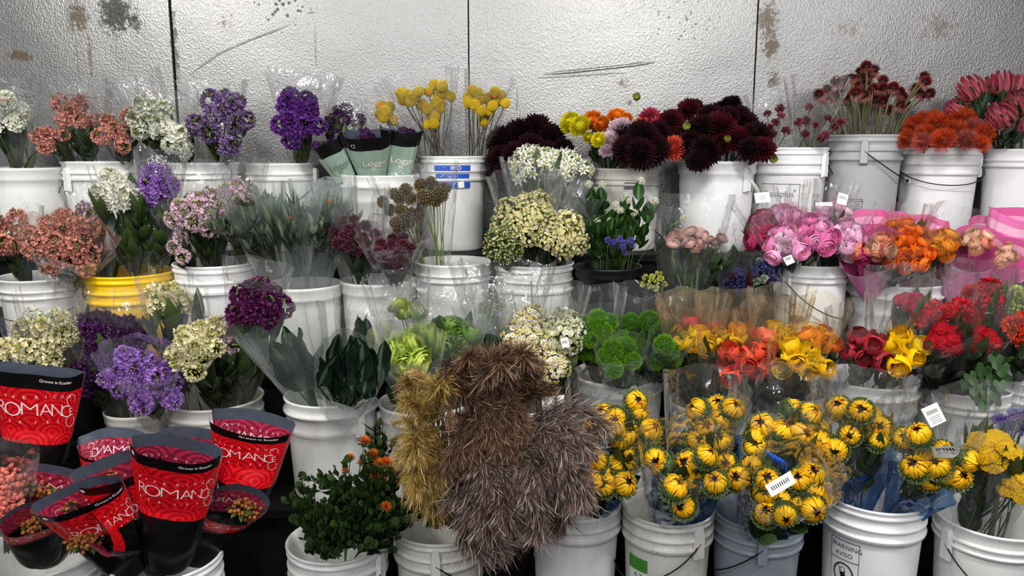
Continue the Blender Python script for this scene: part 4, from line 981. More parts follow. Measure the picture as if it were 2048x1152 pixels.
stockb('violet stock bouquet in a glinting clear sleeve with green lettering', 'a4', (598, 240, 3.14), 46, 50, 'purple', 10, .95, (610, 165, 3.18), 72, 8, text=[('PRODUCT OF', .95, 1.3, .010, -.1, 'ink_green')], upw=.45, mat='film_crisp')
stockb('dark purple stock bunch half hidden behind the violet stock', 'a5', (688, 240, 3.26), 30, 24, 'darkpurple', 5, .7, (695, 215, 3.28), 40, 9)
# sage printed sleeves
def print_mat(name, front, back, pat=None):
    m, nt, out = newmat(name); L = nt.links.new
    b = N(nt, 'ShaderNodeBsdfPrincipled'); b.inputs['Roughness'].default_value = .32
    ge = N(nt, 'ShaderNodeNewGeometry'); mx = N(nt, 'ShaderNodeMix', data_type='RGBA'); L(ge.outputs['Backfacing'], mx.inputs[0])
    mx.inputs[6].default_value = (*s2l(front), 1); mx.inputs[7].default_value = (*s2l(back), 1)
    if pat:
        uv = N(nt, 'ShaderNodeUVMap'); sp = N(nt, 'ShaderNodeSeparateXYZ'); L(uv.outputs[0], sp.inputs[0])
        def mm(op, a, c=0.0):
            n = N(nt, 'ShaderNodeMath', operation=op)
            for i, q in enumerate((a, c)):
                if isinstance(q, (int, float)): n.inputs[i].default_value = q
                else: L(q, n.inputs[i])
            return n.outputs[0]
        # overlapping rows of concentric arcs
        w, h = .085, .035
        row = mm('FLOOR', mm('DIVIDE', sp.outputs[1], h)); sh = mm('MULTIPLY', mm('MODULO', row, 2.0), w / 2)
        x = mm('SUBTRACT', mm('MODULO', mm('ADD', mm('ADD', sp.outputs[0], sh), 5 * w), w), w / 2); y = mm('SUBTRACT', sp.outputs[1], mm('MULTIPLY', row, h))
        d = mm('SQRT', mm('ADD', mm('MULTIPLY', x, x), mm('MULTIPLY', y, y)))
        st = mm('GREATER_THAN', mm('SINE', mm('MULTIPLY', d, 2 * PI / .0125)), .1)
        m2 = N(nt, 'ShaderNodeMix', data_type='RGBA'); L(st, m2.inputs[0]); m2.inputs[6].default_value = (*s2l(front), 1); m2.inputs[7].default_value = (*s2l(pat[0]), 1)
        m3 = N(nt, 'ShaderNodeMix', data_type='RGBA'); L(st, m3.inputs[0]); m3.inputs[6].default_value = (*s2l(back), 1); m3.inputs[7].default_value = (*s2l(pat[1]), 1)
        L(m2.outputs[2], mx.inputs[6]); L(m3.outputs[2], mx.inputs[7])
    tc = N(nt, 'ShaderNodeTexCoord'); no = N(nt, 'ShaderNodeTexNoise'); no.inputs['Scale'].default_value = 14; no.inputs['Detail'].default_value = 3; L(tc.outputs['Object'], no.inputs['Vector'])
    bu = N(nt, 'ShaderNodeBump'); bu.inputs['Strength'].default_value = .5; bu.inputs['Distance'].default_value = .012; L(no.outputs[0], bu.inputs['Height']); L(bu.outputs[0], b.inputs['Normal'])
    L(mx.outputs[2], b.inputs['Base Color']); L(b.outputs[0], out.inputs[0]); return m
M['sage'] = print_mat('sage_print', '84998a', '4c5a52'); M['blackprint'] = print_mat('black_print', '060607', '454b58')
M['blackfilm'] = print_mat('black_film', '050505', '0a0a0a')
M['red'] = print_mat('red_arc_print', 'e0141e', 'b02c48', ('a80812', '7c1c34'))
M['pinkp'] = print_mat('pink_print', 'f080bc', 'd8649c'); M['pinkband'] = print_mat('pale_pink_band', 'fbc4dc', 'f0a8c8')
def printed(lab, base, top, rt, mats, bands, texts, seed, heads=None, n=0, C=None, side=None, flat=.55, drop=.05, folds=.04, rb=.03, gus=None, twist=0, upw=.4, hs=1, rr=(30, 30), part='flower_head', power=.95, k=5, corner=.05):
    o, _, B = bouquet('wrapped_bouquet', lab, 'bouquet', base, C or top, rr[0], rr[1], heads or [], n, hs, upw=upw, seed=seed, part=part, stems=False)
    T = np.array(at(*top)[:]) - np.array(B[:]); kk = pxm(at(*top))
    s = Sleeve(np.zeros(3), T, rb, rt * kk, flat=flat, drop=drop, folds=folds, k=k, seed=seed, side=side, twist=twist, power=power, corner=corner)
    so = s.build('sleeve', o, [M[q] for q in mats], bands, nth=120, nv=40, gus=gus)
    for (items, v0, th0, mat_, lb, mir, face) in texts: decal(s.surf(v0, th0, mir, face), items, 'printed_text', M[mat_], so, label=lb, off=.0018)
    return o, s
def recyc(x, y, r): return [(ring2d(r, r * .25, q * 2.1, q * 2.1 + 1.5, 6), x, y, 1, 0) for q in range(3)]
def sage(lab, top, rt, seed, word='Logger', side=None, tw=0):
    printed(lab, 'a5', top, rt, ['blackfilm', 'sage', 'blackprint'], [(0, 0), (.36, 1), (.80, 2)],
            [([(T_(word, -.008), 0, 0, .032, .02), (T_('St.'), -.01, -.024, .016, 0)], .60, 1.2, 'ink_grey' if seed % 2 else 'ink_white', None, 1, 1), (recyc(-.02, 0, .008), .88, 1.9, 'ink_white', 'white recycling mark', 1, 1)],
            seed, side=side, drop=.0, folds=.05, heads=ST['darkpurple'], n=3, C=(top[0], top[1] + 8, top[2]), hs=.5, rr=(22, 10), part='flower_spike', twist=tw, gus=.985, flat=.5)
sage('sage green and black printed sleeve tilted towards the violet stock', (652, 285, 3.08), 40, 11, side=(1, 0, -.7))
sage('sage green printed sleeve tucked between two others, only its upper part showing', (690, 268, 3.2), 38, 13, side=(1, 0, -.2))
sage('sage green printed sleeve standing upright in the middle with a recycling mark', (733, 268, 3.04), 50, 12, side=(1, 0, .12))
sage('sage green printed sleeve with pale lettering, next to the yellow ball flowers', (802, 262, 3.1), 44, 14, side=(1, 0, -.35))
# craspedia in three clear wraps
CR = variants('cras', m_craspedia, 2, .0215)
def lst(Y, *p): return [(x, y, Y + random.Random(x * 7 + y).uniform(-.03, .03)) for x, y in p]
cr_pos = [lst(3.16, (762, 213), (770, 222), (758, 228), (766, 235), (778, 214), (776, 228), (785, 240)),
          lst(3.14, (803, 187), (815, 190), (806, 200), (826, 194), (838, 183), (820, 204), (857, 183), (868, 170), (884, 172), (902, 193), (872, 205), (855, 218), (862, 230), (880, 218), (870, 232), (856, 249), (868, 247), (880, 205), (890, 187), (878, 190), (845, 210)),
          lst(3.12, (936, 194), (945, 180), (955, 186), (958, 200), (975, 197), (950, 210), (962, 222), (968, 241), (990, 184), (994, 204), (978, 222), (1010, 206), (938, 205), (985, 212), (1002, 190))]
for i, (lab, ps, C, top, rt) in enumerate((('few yellow ball flowers leaning out low in a clear wrap beside the sage sleeves', cr_pos[0], (768, 222, 3.16), (745, 200, 3.14), 30),
        ('big bunch of yellow ball flowers in the middle clear wrap over the blue-painted bucket', cr_pos[1], (860, 210, 3.14), (845, 165, 3.14), 70),
        ('bunch of yellow ball flowers in a clear wrap beside the dark dahlias', cr_pos[2], (970, 205, 3.12), (978, 168, 3.12), 48))):
    bouquet('flower_bouquet', lab, 'bouquet', 'a6', C, 40, 35, CR, len(ps), 1.0, upw=.6, seed=20 + i, positions=ps, stemc=(s2l('2a2214'), s2l('5c5230')), stemr=.0018,
            sleeve=dict(top=top, rt=rt, drop=.1, dots=[('orange_dot', .9, .02)]), spread=.05)
# loose stems
ORD = ['first', 'second', 'third', 'fourth', 'fifth', 'sixth', 'seventh', 'eighth', 'ninth', 'tenth', 'eleventh', 'twelfth', 'thirteenth', 'fourteenth', 'fifteenth', 'sixteenth', 'seventeenth', 'eighteenth', 'nineteenth', 'twentieth'] + ['twenty-' + q for q in ('first', 'second', 'third', 'fourth', 'fifth', 'sixth', 'seventh', 'eighth', 'ninth')] + ['thirtieth'] + ['thirty-' + q for q in ('first', 'second', 'third', 'fourth', 'fifth', 'sixth', 'seventh', 'eighth', 'ninth')]
def loose(name, cat, group, items, bk, meshes, R0, labfmt, stemr=.003, stemc=(G1, G2), upw=.35, leaf=None, nleaf=0, spread=.75, vis=1.0):
    """items: (px, py, Y, radius px[, mesh set, label])"""
    b = BK[bk]; items = sorted(items, key=lambda q: q[0])
    for i, it in enumerate(items):
        px, py, Y, rp = it[:4]; ms = it[4] if len(it) > 4 and it[4] is not None else meshes
        P = at(px, py, Y); rng = np.random.default_rng(int(px * 31 + py)); sc = rp * pxm(P) / R0 * (1.2 if name == 'dahlia' else 1.12)
        lab = it[5] if len(it) > 5 else labfmt.format(ORD[i])
        fx = (px - (at(0, 0, 1).x)) ; c = b['c']
        B = Vector((c.x + max(-1, min(1, (P.x - c.x) / b['r'])) * b['r'] * .55, c.y + rng.uniform(-.45, .2) * b['r'], c.z - .10))
        t = thing(name, lab, cat, B, group)
        A = unit(np.array((P - B)[:])); view = unit(np.array([0, 0, CAMZ]) - np.array(P[:]))
        side = np.array([(P.x - c.x) / b['r'], 0, 0])
        d = unit(view * (1 - upw) + A * upw + side * .35 + rng.normal(0, .16, 3) + np.array([0, 0, .25]))
        Pr = np.array((P - B)[:])
        link('flower_head', ms[int(rng.integers(len(ms)))], t, mat=aim(Pr, d, rng.uniform(0, 6.3), sc))
        mb = MB(); L_ = np.linalg.norm(Pr)
        tubes(mb, bez((0, 0, 0), A * L_ * .35 + np.array([0, 0, .10]), Pr - (d * .6 + A * .4) * L_ * .25 + np.array([0, 0, .02]), Pr - d * .15 * R0 * sc, 9), stemr, 6, stemc[0], col2=stemc[1])
        link('stem', mb.mesh('stem', M['stem']), t)
        for q in range(nleaf):
            u = rng.uniform(.45, .85); p = Pr * u; dd = unit(A + np.array([rng.normal(), rng.normal() - .5, .2]) * .8)
            link('leaf', leaf[int(rng.integers(len(leaf)))], t, mat=Matrix.Translation(Vector(p)) @ Vector(dd).to_track_quat('X', 'Z').to_matrix().to_4x4() @ Matrix.Scale(rng.uniform(.7, 1.1), 4))
DL = [m_leaf(.09, .022, s2l('1c2a14'), s2l('44602c'), .5, seed=i) for i in range(2)]
loose('dahlia', 'dahlia', 'dark burgundy dahlias by the starry white flowers',
      [(1005, 285, 3.2, 30), (1000, 320, 3.14, 26), (1040, 270, 3.22, 30), (1075, 262, 3.24, 32), (1100, 278, 3.2, 28), (1062, 300, 3.12, 30), (1125, 300, 3.16, 22), (1030, 312, 3.1, 26), (1090, 310, 3.14, 26), (1012, 345, 3.1, 22)],
      'a6b', D_burg, .055, 'near-black dahlia above the starry white flowers, {} counting away from the yellow ball flowers', nleaf=1, leaf=DL)
loose('dahlia', 'dahlia', 'mixed dahlias in the stained bucket', [
      (1143, 248, 3.16, 22, D_yel, 'lemon yellow dahlia at the outer edge of the mixed bucket'), (1162, 255, 3.10, 22, D_yel, 'largest lemon yellow dahlia facing out, with a twin behind'),
      (1178, 276, 3.12, 11, D_yel, 'tiny lemon yellow dahlia between two bigger yellow ones'), (1198, 281, 3.06, 15, D_yel, 'small round yellow dahlia hanging lowest'),
      (1186, 243, 3.16, 20, D_org, 'orange dahlia beside the lemon yellow ones'), (1205, 250, 3.12, 17, D_org, 'orange dahlia tucked between orange and pale pink blooms'),
      (1234, 238, 3.18, 20, D_org, 'orange dahlia topmost, under the lone tall bud'), (1252, 240, 3.16, 14, D_org, 'small orange dahlia behind the pale pink bloom'),
      (1242, 262, 3.10, 24, D_pink, 'pale lilac pink dahlia below the orange ones'), (1222, 284, 3.08, 20, D_pink, 'whitish pink dahlia low between yellow and burgundy'), (1213, 302, 3.06, 14, D_pink, 'small blush dahlia lowest above the stained rim'),
      (1258, 300, 3.02, 30, D_burg, 'black burgundy dahlia hanging over the stained rim'), (1285, 275, 3.04, 32, D_burg, 'black burgundy dahlia at the middle of the dark mass'), (1308, 300, 3.02, 30, D_burg, 'black burgundy dahlia next to the coral one'),
      (1280, 310, 2.98, 30, D_burg, 'black burgundy dahlia lowest of the dark mass'), (1250, 272, 3.08, 22, D_burg, 'black burgundy dahlia touching the pale pink bloom'), (1318, 268, 3.08, 24, D_burg, 'black burgundy dahlia behind the coral one'),
      (1300, 240, 3.16, 22, D_red, 'raspberry red pointed dahlia standing above the dark mass'), (1318, 250, 3.12, 16, D_red, 'raspberry dahlia tucked under the wine red one'), (1285, 252, 3.14, 16, D_coral, 'dull coral dahlia partly behind the raspberry one'),
      (1341, 246, 3.12, 24, D_wine, 'wine red open dahlia beside the tall burgundy ones'), (1346, 298, 3.06, 24, D_coral, 'coral red dahlia with quill petals next to the dark mass')],
      'a7', D_burg, .055, '{}', nleaf=1, leaf=DL)
loose('dahlia', 'dahlia', 'tall burgundy dahlias in the bailed bucket',
      [(1378, 222, 3.2, 22), (1390, 215, 3.24, 16), (1462, 210, 3.22, 20), (1470, 222, 3.2, 14), (1420, 235, 3.2, 24), (1400, 262, 3.1, 30), (1440, 258, 3.12, 32), (1490, 250, 3.16, 26), (1380, 290, 3.06, 28), (1410, 305, 3.0, 30), (1440, 290, 3.08, 22),
       (1510, 275, 3.08, 30), (1475, 280, 3.08, 26), (1525, 300, 3.02, 24), (1395, 322, 2.98, 22), (1500, 300, 3.02, 24), (1360, 262, 3.14, 18), (1455, 235, 3.14, 22), (1480, 232, 3.18, 20), (1440, 222, 3.24, 18)],
      'a8', D_burg + D_burg + D_wine, .055, 'deep burgundy dahlia over the thick-bailed bucket, {} counting from the coral dahlia', nleaf=1, leaf=DL)
# lone bud on a tall stem
BUD = [m_cup([(5, .013, 120, 50, 1.1, s2l('3c4a18'), s2l('8c9438'), .02, .3), (5, .015, 60, 40, 1.0, s2l('20280e'), s2l('5a6820'), .05, .5)], 3, mat='leaf')]
loose('dahlia_bud', 'flower bud', None, [(1273, 192, 3.2, 8, BUD, 'lone dark flower bud on a tall thin stem against the wall')], 'a7', BUD, .015, '{}', stemr=.0015, stemc=(LG1, LG2))
loose('dahlia_bud', 'flower bud', None, [(1373, 252, 3.06, 8, BUD, 'green bud next to the wine red dahlia'), (1455, 277, 3.0, 7, BUD, 'small green bud amid the burgundy dahlias, over the bucket rim'), (1548, 318, 3.0, 8, BUD, 'green bud dangling beside the printed white bucket')], 'a8', BUD, .015, '{}', stemr=.0013, stemc=(LG1, LG2))
# dusty maroon flowers in wraps
MAR = variants('mar', m_carnation, 2, .022, W_('3c1018'), W_('8a4450'), n=26)
for i, (lab, C, ps, top, rt) in enumerate((
    ('dusty maroon flowers beside the burgundy dahlias in a clear wrap', (1545, 240, 3.14), lst(3.14, (1535, 228), (1560, 218), (1550, 245), (1538, 258), (1562, 232), (1572, 262), (1545, 268)), (1528, 200, 3.2), 36),
    ('dusty maroon flowers in a tall pointed clear sleeve beside the maroon cones', (1640, 245, 3.08), lst(3.08, (1598, 245), (1612, 242), (1632, 250), (1655, 238), (1668, 255), (1650, 270), (1640, 278), (1610, 268), (1618, 215), (1680, 245)), (1632, 175, 3.08), 60))):
    bouquet('flower_bouquet', lab, 'bouquet', 'a9', C, 40, 35, MAR, len(ps), .85, upw=.5, seed=30 + i, positions=ps, stemc=(s2l('4a5030'), s2l('70784a')), sleeve=dict(top=top, rt=rt, mat='film', drop=.2))
# maroon cones
ECH = variants('ech', m_echinacea, 3, .030)
ech = [(1733, 134), (1722, 145), (1748, 140), (1744, 150), (1735, 165), (1655, 180), (1673, 165), (1690, 163), (1703, 156), (1710, 170), (1668, 195), (1680, 188), (1696, 180), (1722, 158), (1725, 172), (1648, 200), (1712, 186), (1690, 196),
       (1728, 190), (1765, 163), (1768, 178), (1786, 176), (1745, 178), (1756, 184), (1772, 192), (1750, 200), (1798, 186), (1805, 196), (1812, 208), (1776, 222), (1765, 205), (1848, 155), (1850, 165), (1832, 178), (1842, 190), (1858, 188), (1638, 190), (1800, 212)]
loose('coneflower', 'coneflower', 'maroon cones in the grey bucket', [(x, y, 3.2 + .06 * math.sin(x * 3.7 + y), 14.5) for x, y in ech], 'a10', ECH, .030,
      'maroon spiky cone in the grey bucket, {} counting from the wrapped maroon flowers', stemr=.0042, stemc=(s2l('3a3c28'), s2l('6e6a4c')), upw=.93)
PIN = variants('pin', m_pincushion, 2, .045); PINp = variants('pinp', m_pincushion, 2, .045, pink=True)
loose('pincushion_flower', 'pincushion flower', 'orange pincushion flowers', [(1815, 280, 3.1, 20), (1828, 252, 3.18, 20), (1850, 268, 3.1, 20), (1845, 240, 3.22, 18), (1872, 250, 3.14, 22), (1846, 285, 3.02, 20, PINp), (1887, 282, 3.02, 24), (1900, 242, 3.2, 22), (1925, 240, 3.16, 24), (1912, 262, 3.1, 22), (1932, 282, 3.04, 22, PINp),
      (1948, 256, 3.1, 20, PINp), (1968, 268, 3.06, 20), (1960, 288, 3.02, 18), (1866, 238, 3.24, 18)], 'a11', PIN, .045,
      'orange pincushion bloom above the white ribbed bucket, {} counting from the maroon cones', stemr=.004)
PRO = variants('pro', m_protea, 2, .030)
PL = [m_leaf(.10, .022, s2l('2c3e2c'), s2l('5d7450'), .35, seed=i) for i in range(2)]
loose('protea', 'protea', 'pink proteas', [(1938, 172, 3.14, 23), (1905, 215, 3.2, 17), (1978, 168, 3.2, 17), (2003, 160, 3.16, 22), (2000, 228, 3.04, 26), (2036, 200, 3.06, 24), (2042, 165, 3.2, 20), (1922, 198, 3.22, 15), (2045, 240, 3.06, 18)], 'a12', PRO, .030,
      'pink protea bloom with pointed bracts, {} counting from the orange pincushions', stemr=.005, leaf=PL, nleaf=7, upw=.7)
# ------------------------------------------------------------------ second row
stockb('salmon stock bunch at the frame edge in a clear sleeve, upper of the middle rows', 'b1', (12, 470, 2.82), 28, 50, 'salmon', 5, .9, (40, 430, 2.84), 45, 40, nleaf=8)
stockb('big round bouquet of salmon and pink stock facing out over a white bucket', 'b1', (126, 492, 2.72), 66, 56, 'salmon', 16, .9, (135, 480, 2.62), 86, 41, upw=.12)
stockb('white stock bunch with long green stems in a straight clear sleeve in the yellow bucket', 'b2', (238, 388, 2.78), 44, 30, 'white', 9, .85, (236, 352, 2.8), 52, 42, upw=.7, nleaf=14, mat='film')
stockb('violet stock bunch behind glinting film, in the yellow bucket', 'b2', (318, 372, 2.82), 30, 34, 'lavender', 6, .85, (322, 318, 2.84), 48, 43, upw=.7, nleaf=10, mat='film_crisp', text=[('PRODUCT GROWN IN ECUADOR', .80, 1.0, .012, 0, 'ink')])
stockb('pale pink stock peeking out behind the white stock with long stems', 'b2', (182, 440, 2.84), 26, 34, 'palepink', 4, .8, (170, 380, 2.86), 45, 44)
stockb('pale pink and cream stock bunch in a crinkled sleeve above the grey-printed bucket', 'b3', (402, 432, 2.76), 52, 40, 'palepink', 10, .85, (400, 350, 2.8), 66, 45, upw=.55, nleaf=12, mat='film_crisp')
stockb('cream green stock with pink base at the hazy sleeves', 'b3', (482, 398, 2.82), 34, 34, 'palepink', 5, .8, (490, 335, 2.84), 44, 46, mat='film_crisp', upw=.5)
stockb('small pink stock blooms low beside the yellow bucket', 'b3', (358, 500, 2.72), 16, 26, 'palepink', 3, .7, (340, 430, 2.76), 30, 47)
FOL = [m_foliage(.09, 60, .05, .008, s2l('2c3626'), s2l('66735a'), i, H=.19, name='leaf_sprig') for i in range(2)]
FOLg = [m_foliage(.09, 90, .07, .005, s2l('2c3a2a'), s2l('74826a'), i, H=.20, name='grass_sprig', leafrise=1.4) for i in range(2)]
def greens(lab, bk, C, top, rt, meshes, n, seed, mat='film_soft', size=1.0, base=None, dots=(), rx=40, ry=30, part='leaf_sprig', upw=.85):
    return bouquet('flower_bouquet', lab, 'bouquet', base or bk, C, rx, ry, meshes, n, size, upw=upw, seed=seed, stems=False, part=part, sleeve=dict(top=top, rt=rt, mat=mat, drop=.12, folds=.10, k=11, dots=dots))
greens('hazy green foliage bunch in a frosted sleeve beside the pink stock', 'b4', (530, 530, 2.80), (505, 395, 2.72), 62, FOL, 7, 50)
greens('feathery green grass bunch in a frosted sleeve with orange sticker', 'b4', (580, 530, 2.78), (578, 390, 2.70), 64, FOLg, 7, 51, dots=[('orange_dot', .85, .01), ('blue_dot', .92, .02)])
greens('green foliage with curled tips in a frosted sleeve, under the violet stock bucket', 'b4', (640, 530, 2.82), (645, 385, 2.78), 62, FOL + FOLg, 7, 52, dots=[('orange_dot', .95, .03)])
SCB = variants('scb', m_fuzz, 2, .026, W_('30101c'), W_('8c4a60'), n=260, L=.5, W=.05, core=W_('2a1420'))
bouquet('flower_bouquet', 'maroon scabiosa bunch in a tall clear sleeve with a round white sticker', 'bouquet', 'b5', (705, 470, 2.74), 52, 40, SCB, 15, .9, upw=.25, seed=53, nleaf=6, leaf=LF, sleeve=dict(top=(700, 400, 2.76), rt=76, mat='film', folds=.1))
bouquet('flower_bouquet', 'maroon scabiosa bunch with exposed striped wrap, leaning on the seed pods bucket', 'bouquet', 'b5', (790, 505, 2.68), 44, 42, SCB, 14, .9, upw=.2, seed=54, nleaf=6, leaf=LFg, sleeve=dict(top=(785, 470, 2.60), rt=66, mat='film', folds=.1))
greens('loose hazy wrap of fine foliage behind the maroon scabiosa', 'b5', (670, 520, 2.84), (672, 375, 2.84), 42, FOL, 4, 55)
POD = variants('pod', m_pod, 2, .024)
for i, (lab, ps, C, top, rt) in enumerate((('brown seed pods in a clear wrap printed with white lettering, farther from the big bucket', lst(2.78, (766, 404), (788, 388), (800, 395), (812, 380), (822, 398), (800, 420), (815, 425), (792, 445), (835, 430), (800, 458), (818, 445), (806, 440), (780, 420)), (802, 418, 2.78), (800, 360, 2.8), 56),
        ('brown seed pods in a clear wrap with long green stems against the white bucket', lst(2.76, (842, 370), (862, 364), (868, 375), (858, 396), (878, 385), (890, 377), (850, 400), (872, 400), (886, 392), (845, 392)), (866, 385, 2.76), (872, 345, 2.78), 42))):
    bouquet('flower_bouquet', lab, 'bouquet', 'b6', C, 40, 35, POD, len(ps), .95, upw=.6, seed=56 + i, positions=ps, stemc=(LG1 if i else s2l('4a5430'), s2l('7c8c4c')), part='seed_pod', spread=.02, stemr=.0018,
            sleeve=dict(top=top, rt=rt, text=[('GREEN IN FULL', .72, 1.5, .014, .3, 'ink_white')] if i == 0 else [('MW', .9, 2.0, .014, 0, 'ink')]))
# starry white and cream sprays
STA = variants('star', m_spray, 2, .05, 'star', 24, .024, W_('e8ecd8'), W_('fbfbf4'), W_('a8a840'), green=.6)
bouquet('flower_bouquet', 'starry white flowers in a tall clear bag below the near-black dahlias', 'bouquet', 'b7', (1095, 335, 2.92), 84, 32, STA, 13, .95, upw=.35, seed=60, sleeve=dict(top=(1088, 345, 2.92), rt=84, drop=.0, mat='film', folds=.09), nleaf=4, leaf=DL, part='flower_spray')
CRM = variants('crm', m_spray, 2, .045, 'round', 70, .0088, W_('d8d09a'), W_('f8f4d4'), W_('c8b850'), green=.3)
CRMg = variants('crmg', m_spray, 2, .045, 'round', 50, .0062, W_('a8a868'), W_('e4e4c0'), W_('b8b060'), green=.9)
bouquet('flower_bouquet', 'cream tiny-flowered bouquet in a clear sleeve, the larger one under the starry flowers', 'bouquet', 'b7', (1055, 440, 2.76), 58, 48, CRM, 13, .95, upw=.3, seed=61, sleeve=dict(top=(1050, 372, 2.78), rt=72, mat='film', folds=.1), part='flower_spray', nleaf=8, leaf=DL)
bouquet('flower_bouquet', 'pale yellow tiny-flowered bouquet tilted in a clear sleeve beside the globe flowers', 'bouquet', 'b7', (1122, 470, 2.70), 42, 42, CRM, 9, .95, upw=.3, seed=62, sleeve=dict(top=(1150, 385, 2.78), rt=62, mat='film', folds=.1), part='flower_spray', nleaf=5, leaf=DL)
bouquet('flower_bouquet', 'greenish cream sprigs hanging over the rim beside the seed pods bucket', 'bouquet', 'b7', (1005, 488, 2.70), 26, 40, CRMg, 6, .8, upw=.3, seed=63, part='flower_spray', nleaf=4, leaf=DL)
# globe flowers in the black pot
GLO = variants('glo', m_fuzz, 2, .0105, W_('c8c8a8'), W_('f6f6ec'), n=130, L=.35, W=.06, zmin=-1)
gps = lst(2.78, (1178, 368), (1193, 382), (1181, 401), (1185, 414), (1211, 433), (1240, 420), (1194, 444), (1179, 446), (1220, 442), (1256, 400), (1231, 410), (1310, 402), (1282, 362), (1251, 393), (1368, 437), (1268, 425), (1205, 370))
GL = [m_leaf(.075, .022, s2l('1e3a16'), s2l('4f7a34'), .4, seed=i) for i in range(3)]
for i, p in enumerate(sorted(gps)):
    pass
loose('globe_flower', 'globe flower', 'white globe flowers in the black pot', [(x, y, Y, 8) for x, y, Y in gps], 'b8', GLO, .0105, 'small white globe flower with green leaves, {} counting from the cream bouquets', stemr=.0014, stemc=(s2l('3c5a20'), s2l('8aa050')), leaf=GL, nleaf=10, upw=.7)
AGE = variants('age', m_fuzz, 2, .012, W_('3a2c8c'), W_('9084e0'), n=160, L=.5, W=.05)
aps = lst(2.72, (1215, 480), (1228, 484), (1240, 478), (1252, 484), (1262, 480), (1234, 492), (1246, 494), (1222, 490), (1264, 490), (1250, 505), (1243, 486))
o_, _, _ = bouquet('flower_bouquet', 'small blue violet fluffy flowers low in the black pot', 'bouquet', 'b8', (1240, 486, 2.72), 28, 14, AGE, len(aps), .95, upw=.3, seed=64, positions=aps, leaf=GL, nleaf=5)
# spray roses
bouquet('flower_bouquet', 'pale pink spray roses in a clear straight sleeve in a black pot', 'bouquet', 'b10', (1375, 478, 2.76), 56, 22, ROSE, 11, .95, upw=.5, seed=65, leaf=GL + DL, nleaf=34, spread=.06, stemc=(s2l('4a6a2c'), s2l('7c9a4c')),
        sleeve=dict(top=(1380, 415, 2.78), rt=84, rb=.06, mat='film', drop=.05, folds=.05), hjit=.3)
bouquet('flower_bouquet', 'yellow green small blooms in the little black pot', 'bouquet', 'b9', (1306, 562, 2.76), 24, 20, variants('yg', m_carnation, 2, .014, W_('5f7a20'), W_('d0d068'), n=20, mat='petal'), 10, .9, upw=.2, seed=66, leaf=DL, nleaf=6)
bouquet('flower_bouquet', 'blush roses tucked with foliage at the edge of the spray roses sleeve', 'bouquet', 'b10', (1434, 480, 2.80), 20, 16, ROSE, 3, .8, upw=.5, seed=67, leaf=GL, nleaf=10)
DK = variants('dk', m_carnation, 2, .022, W_('12060c'), W_('4a1424'), n=30) + variants('dk2', m_carnation, 2, .022, W_('14142c'), W_('4a4a7c'), n=30)
bouquet('flower_bouquet', 'dark red and navy mixed bunch wrapped with a round opening', 'bouquet', 'b11', (1478, 565, 2.64), 30, 22, DK, 10, .8, upw=.1, seed=68, leaf=DL, nleaf=6, sleeve=dict(top=(1475, 562, 2.56), rt=38, mat='film', folds=.06, drop=0))
bouquet('flower_bouquet', 'navy and pale green mixed bunch in hazy film beside the pink ranunculus bucket', 'bouquet', 'b11', (1525, 545, 2.68), 30, 28, DK[2:] + variants('lg', m_carnation, 1, .02, W_('3c4a38'), W_('a8b8a0'), n=30), 9, .8, upw=.15, seed=69, leaf=DL, nleaf=8, sleeve=dict(top=(1500, 480, 2.7), rt=62, mat='film_crisp', folds=.1))
# ranunculus in clear wraps
def ranb(lab, bk, C, rx, ry, kinds, n, top, rt, seed, mat='film', size=.95, upw=.1, dots=(), **kw):
    hs = sum([RAN[k] for k in kinds], []); n = int(n * 1.15 + .5); rx *= 1.2; ry *= 1.25
    return bouquet('flower_bouquet', lab, 'bouquet', bk, C, rx, ry, hs, n, size, upw=upw, seed=seed, bulge=.5, leaf=DL, nleaf=3, sleeve=dict(top=top, rt=rt, mat=mat, folds=.08, drop=.15, dots=dots), **kw)
ranb('dark magenta ranunculus in film at the edge of the pink bunches', 'b12', (1522, 462, 2.72), 26, 34, ['magenta'], 9, (1515, 410, 2.72), 44, 70)
ranb('pink ranunculus bunch, upper one beside the magenta ones, with white tag', 'b12', (1567, 440, 2.76), 30, 26, ['pink', 'hot'], 8, (1570, 385, 2.78), 46, 71)
ranb('pink ranunculus bunch hanging lowest over the bucket rim', 'b12', (1568, 488, 2.66), 36, 28, ['pink', 'hot', 'pale'], 10, (1560, 450, 2.62), 52, 72)
ranb('bright pink ranunculus bunch in the middle, one bloom with a pale eye', 'b12', (1628, 470, 2.66), 36, 40, ['pink', 'hot'], 14, (1630, 400, 2.68), 56, 73)
ranb('pale pink ranunculus buds in upright film behind the bright bunch', 'b12', (1660, 428, 2.80), 34, 18, ['pale', 'pink'], 6, (1672, 380, 2.8), 44, 74, upw=.3)
ranb('pink ranunculus bunch with white buds next to the coral paper wraps', 'b12', (1692, 478, 2.68), 32, 34, ['pink', 'pale'], 10, (1705, 420, 2.7), 46, 75)
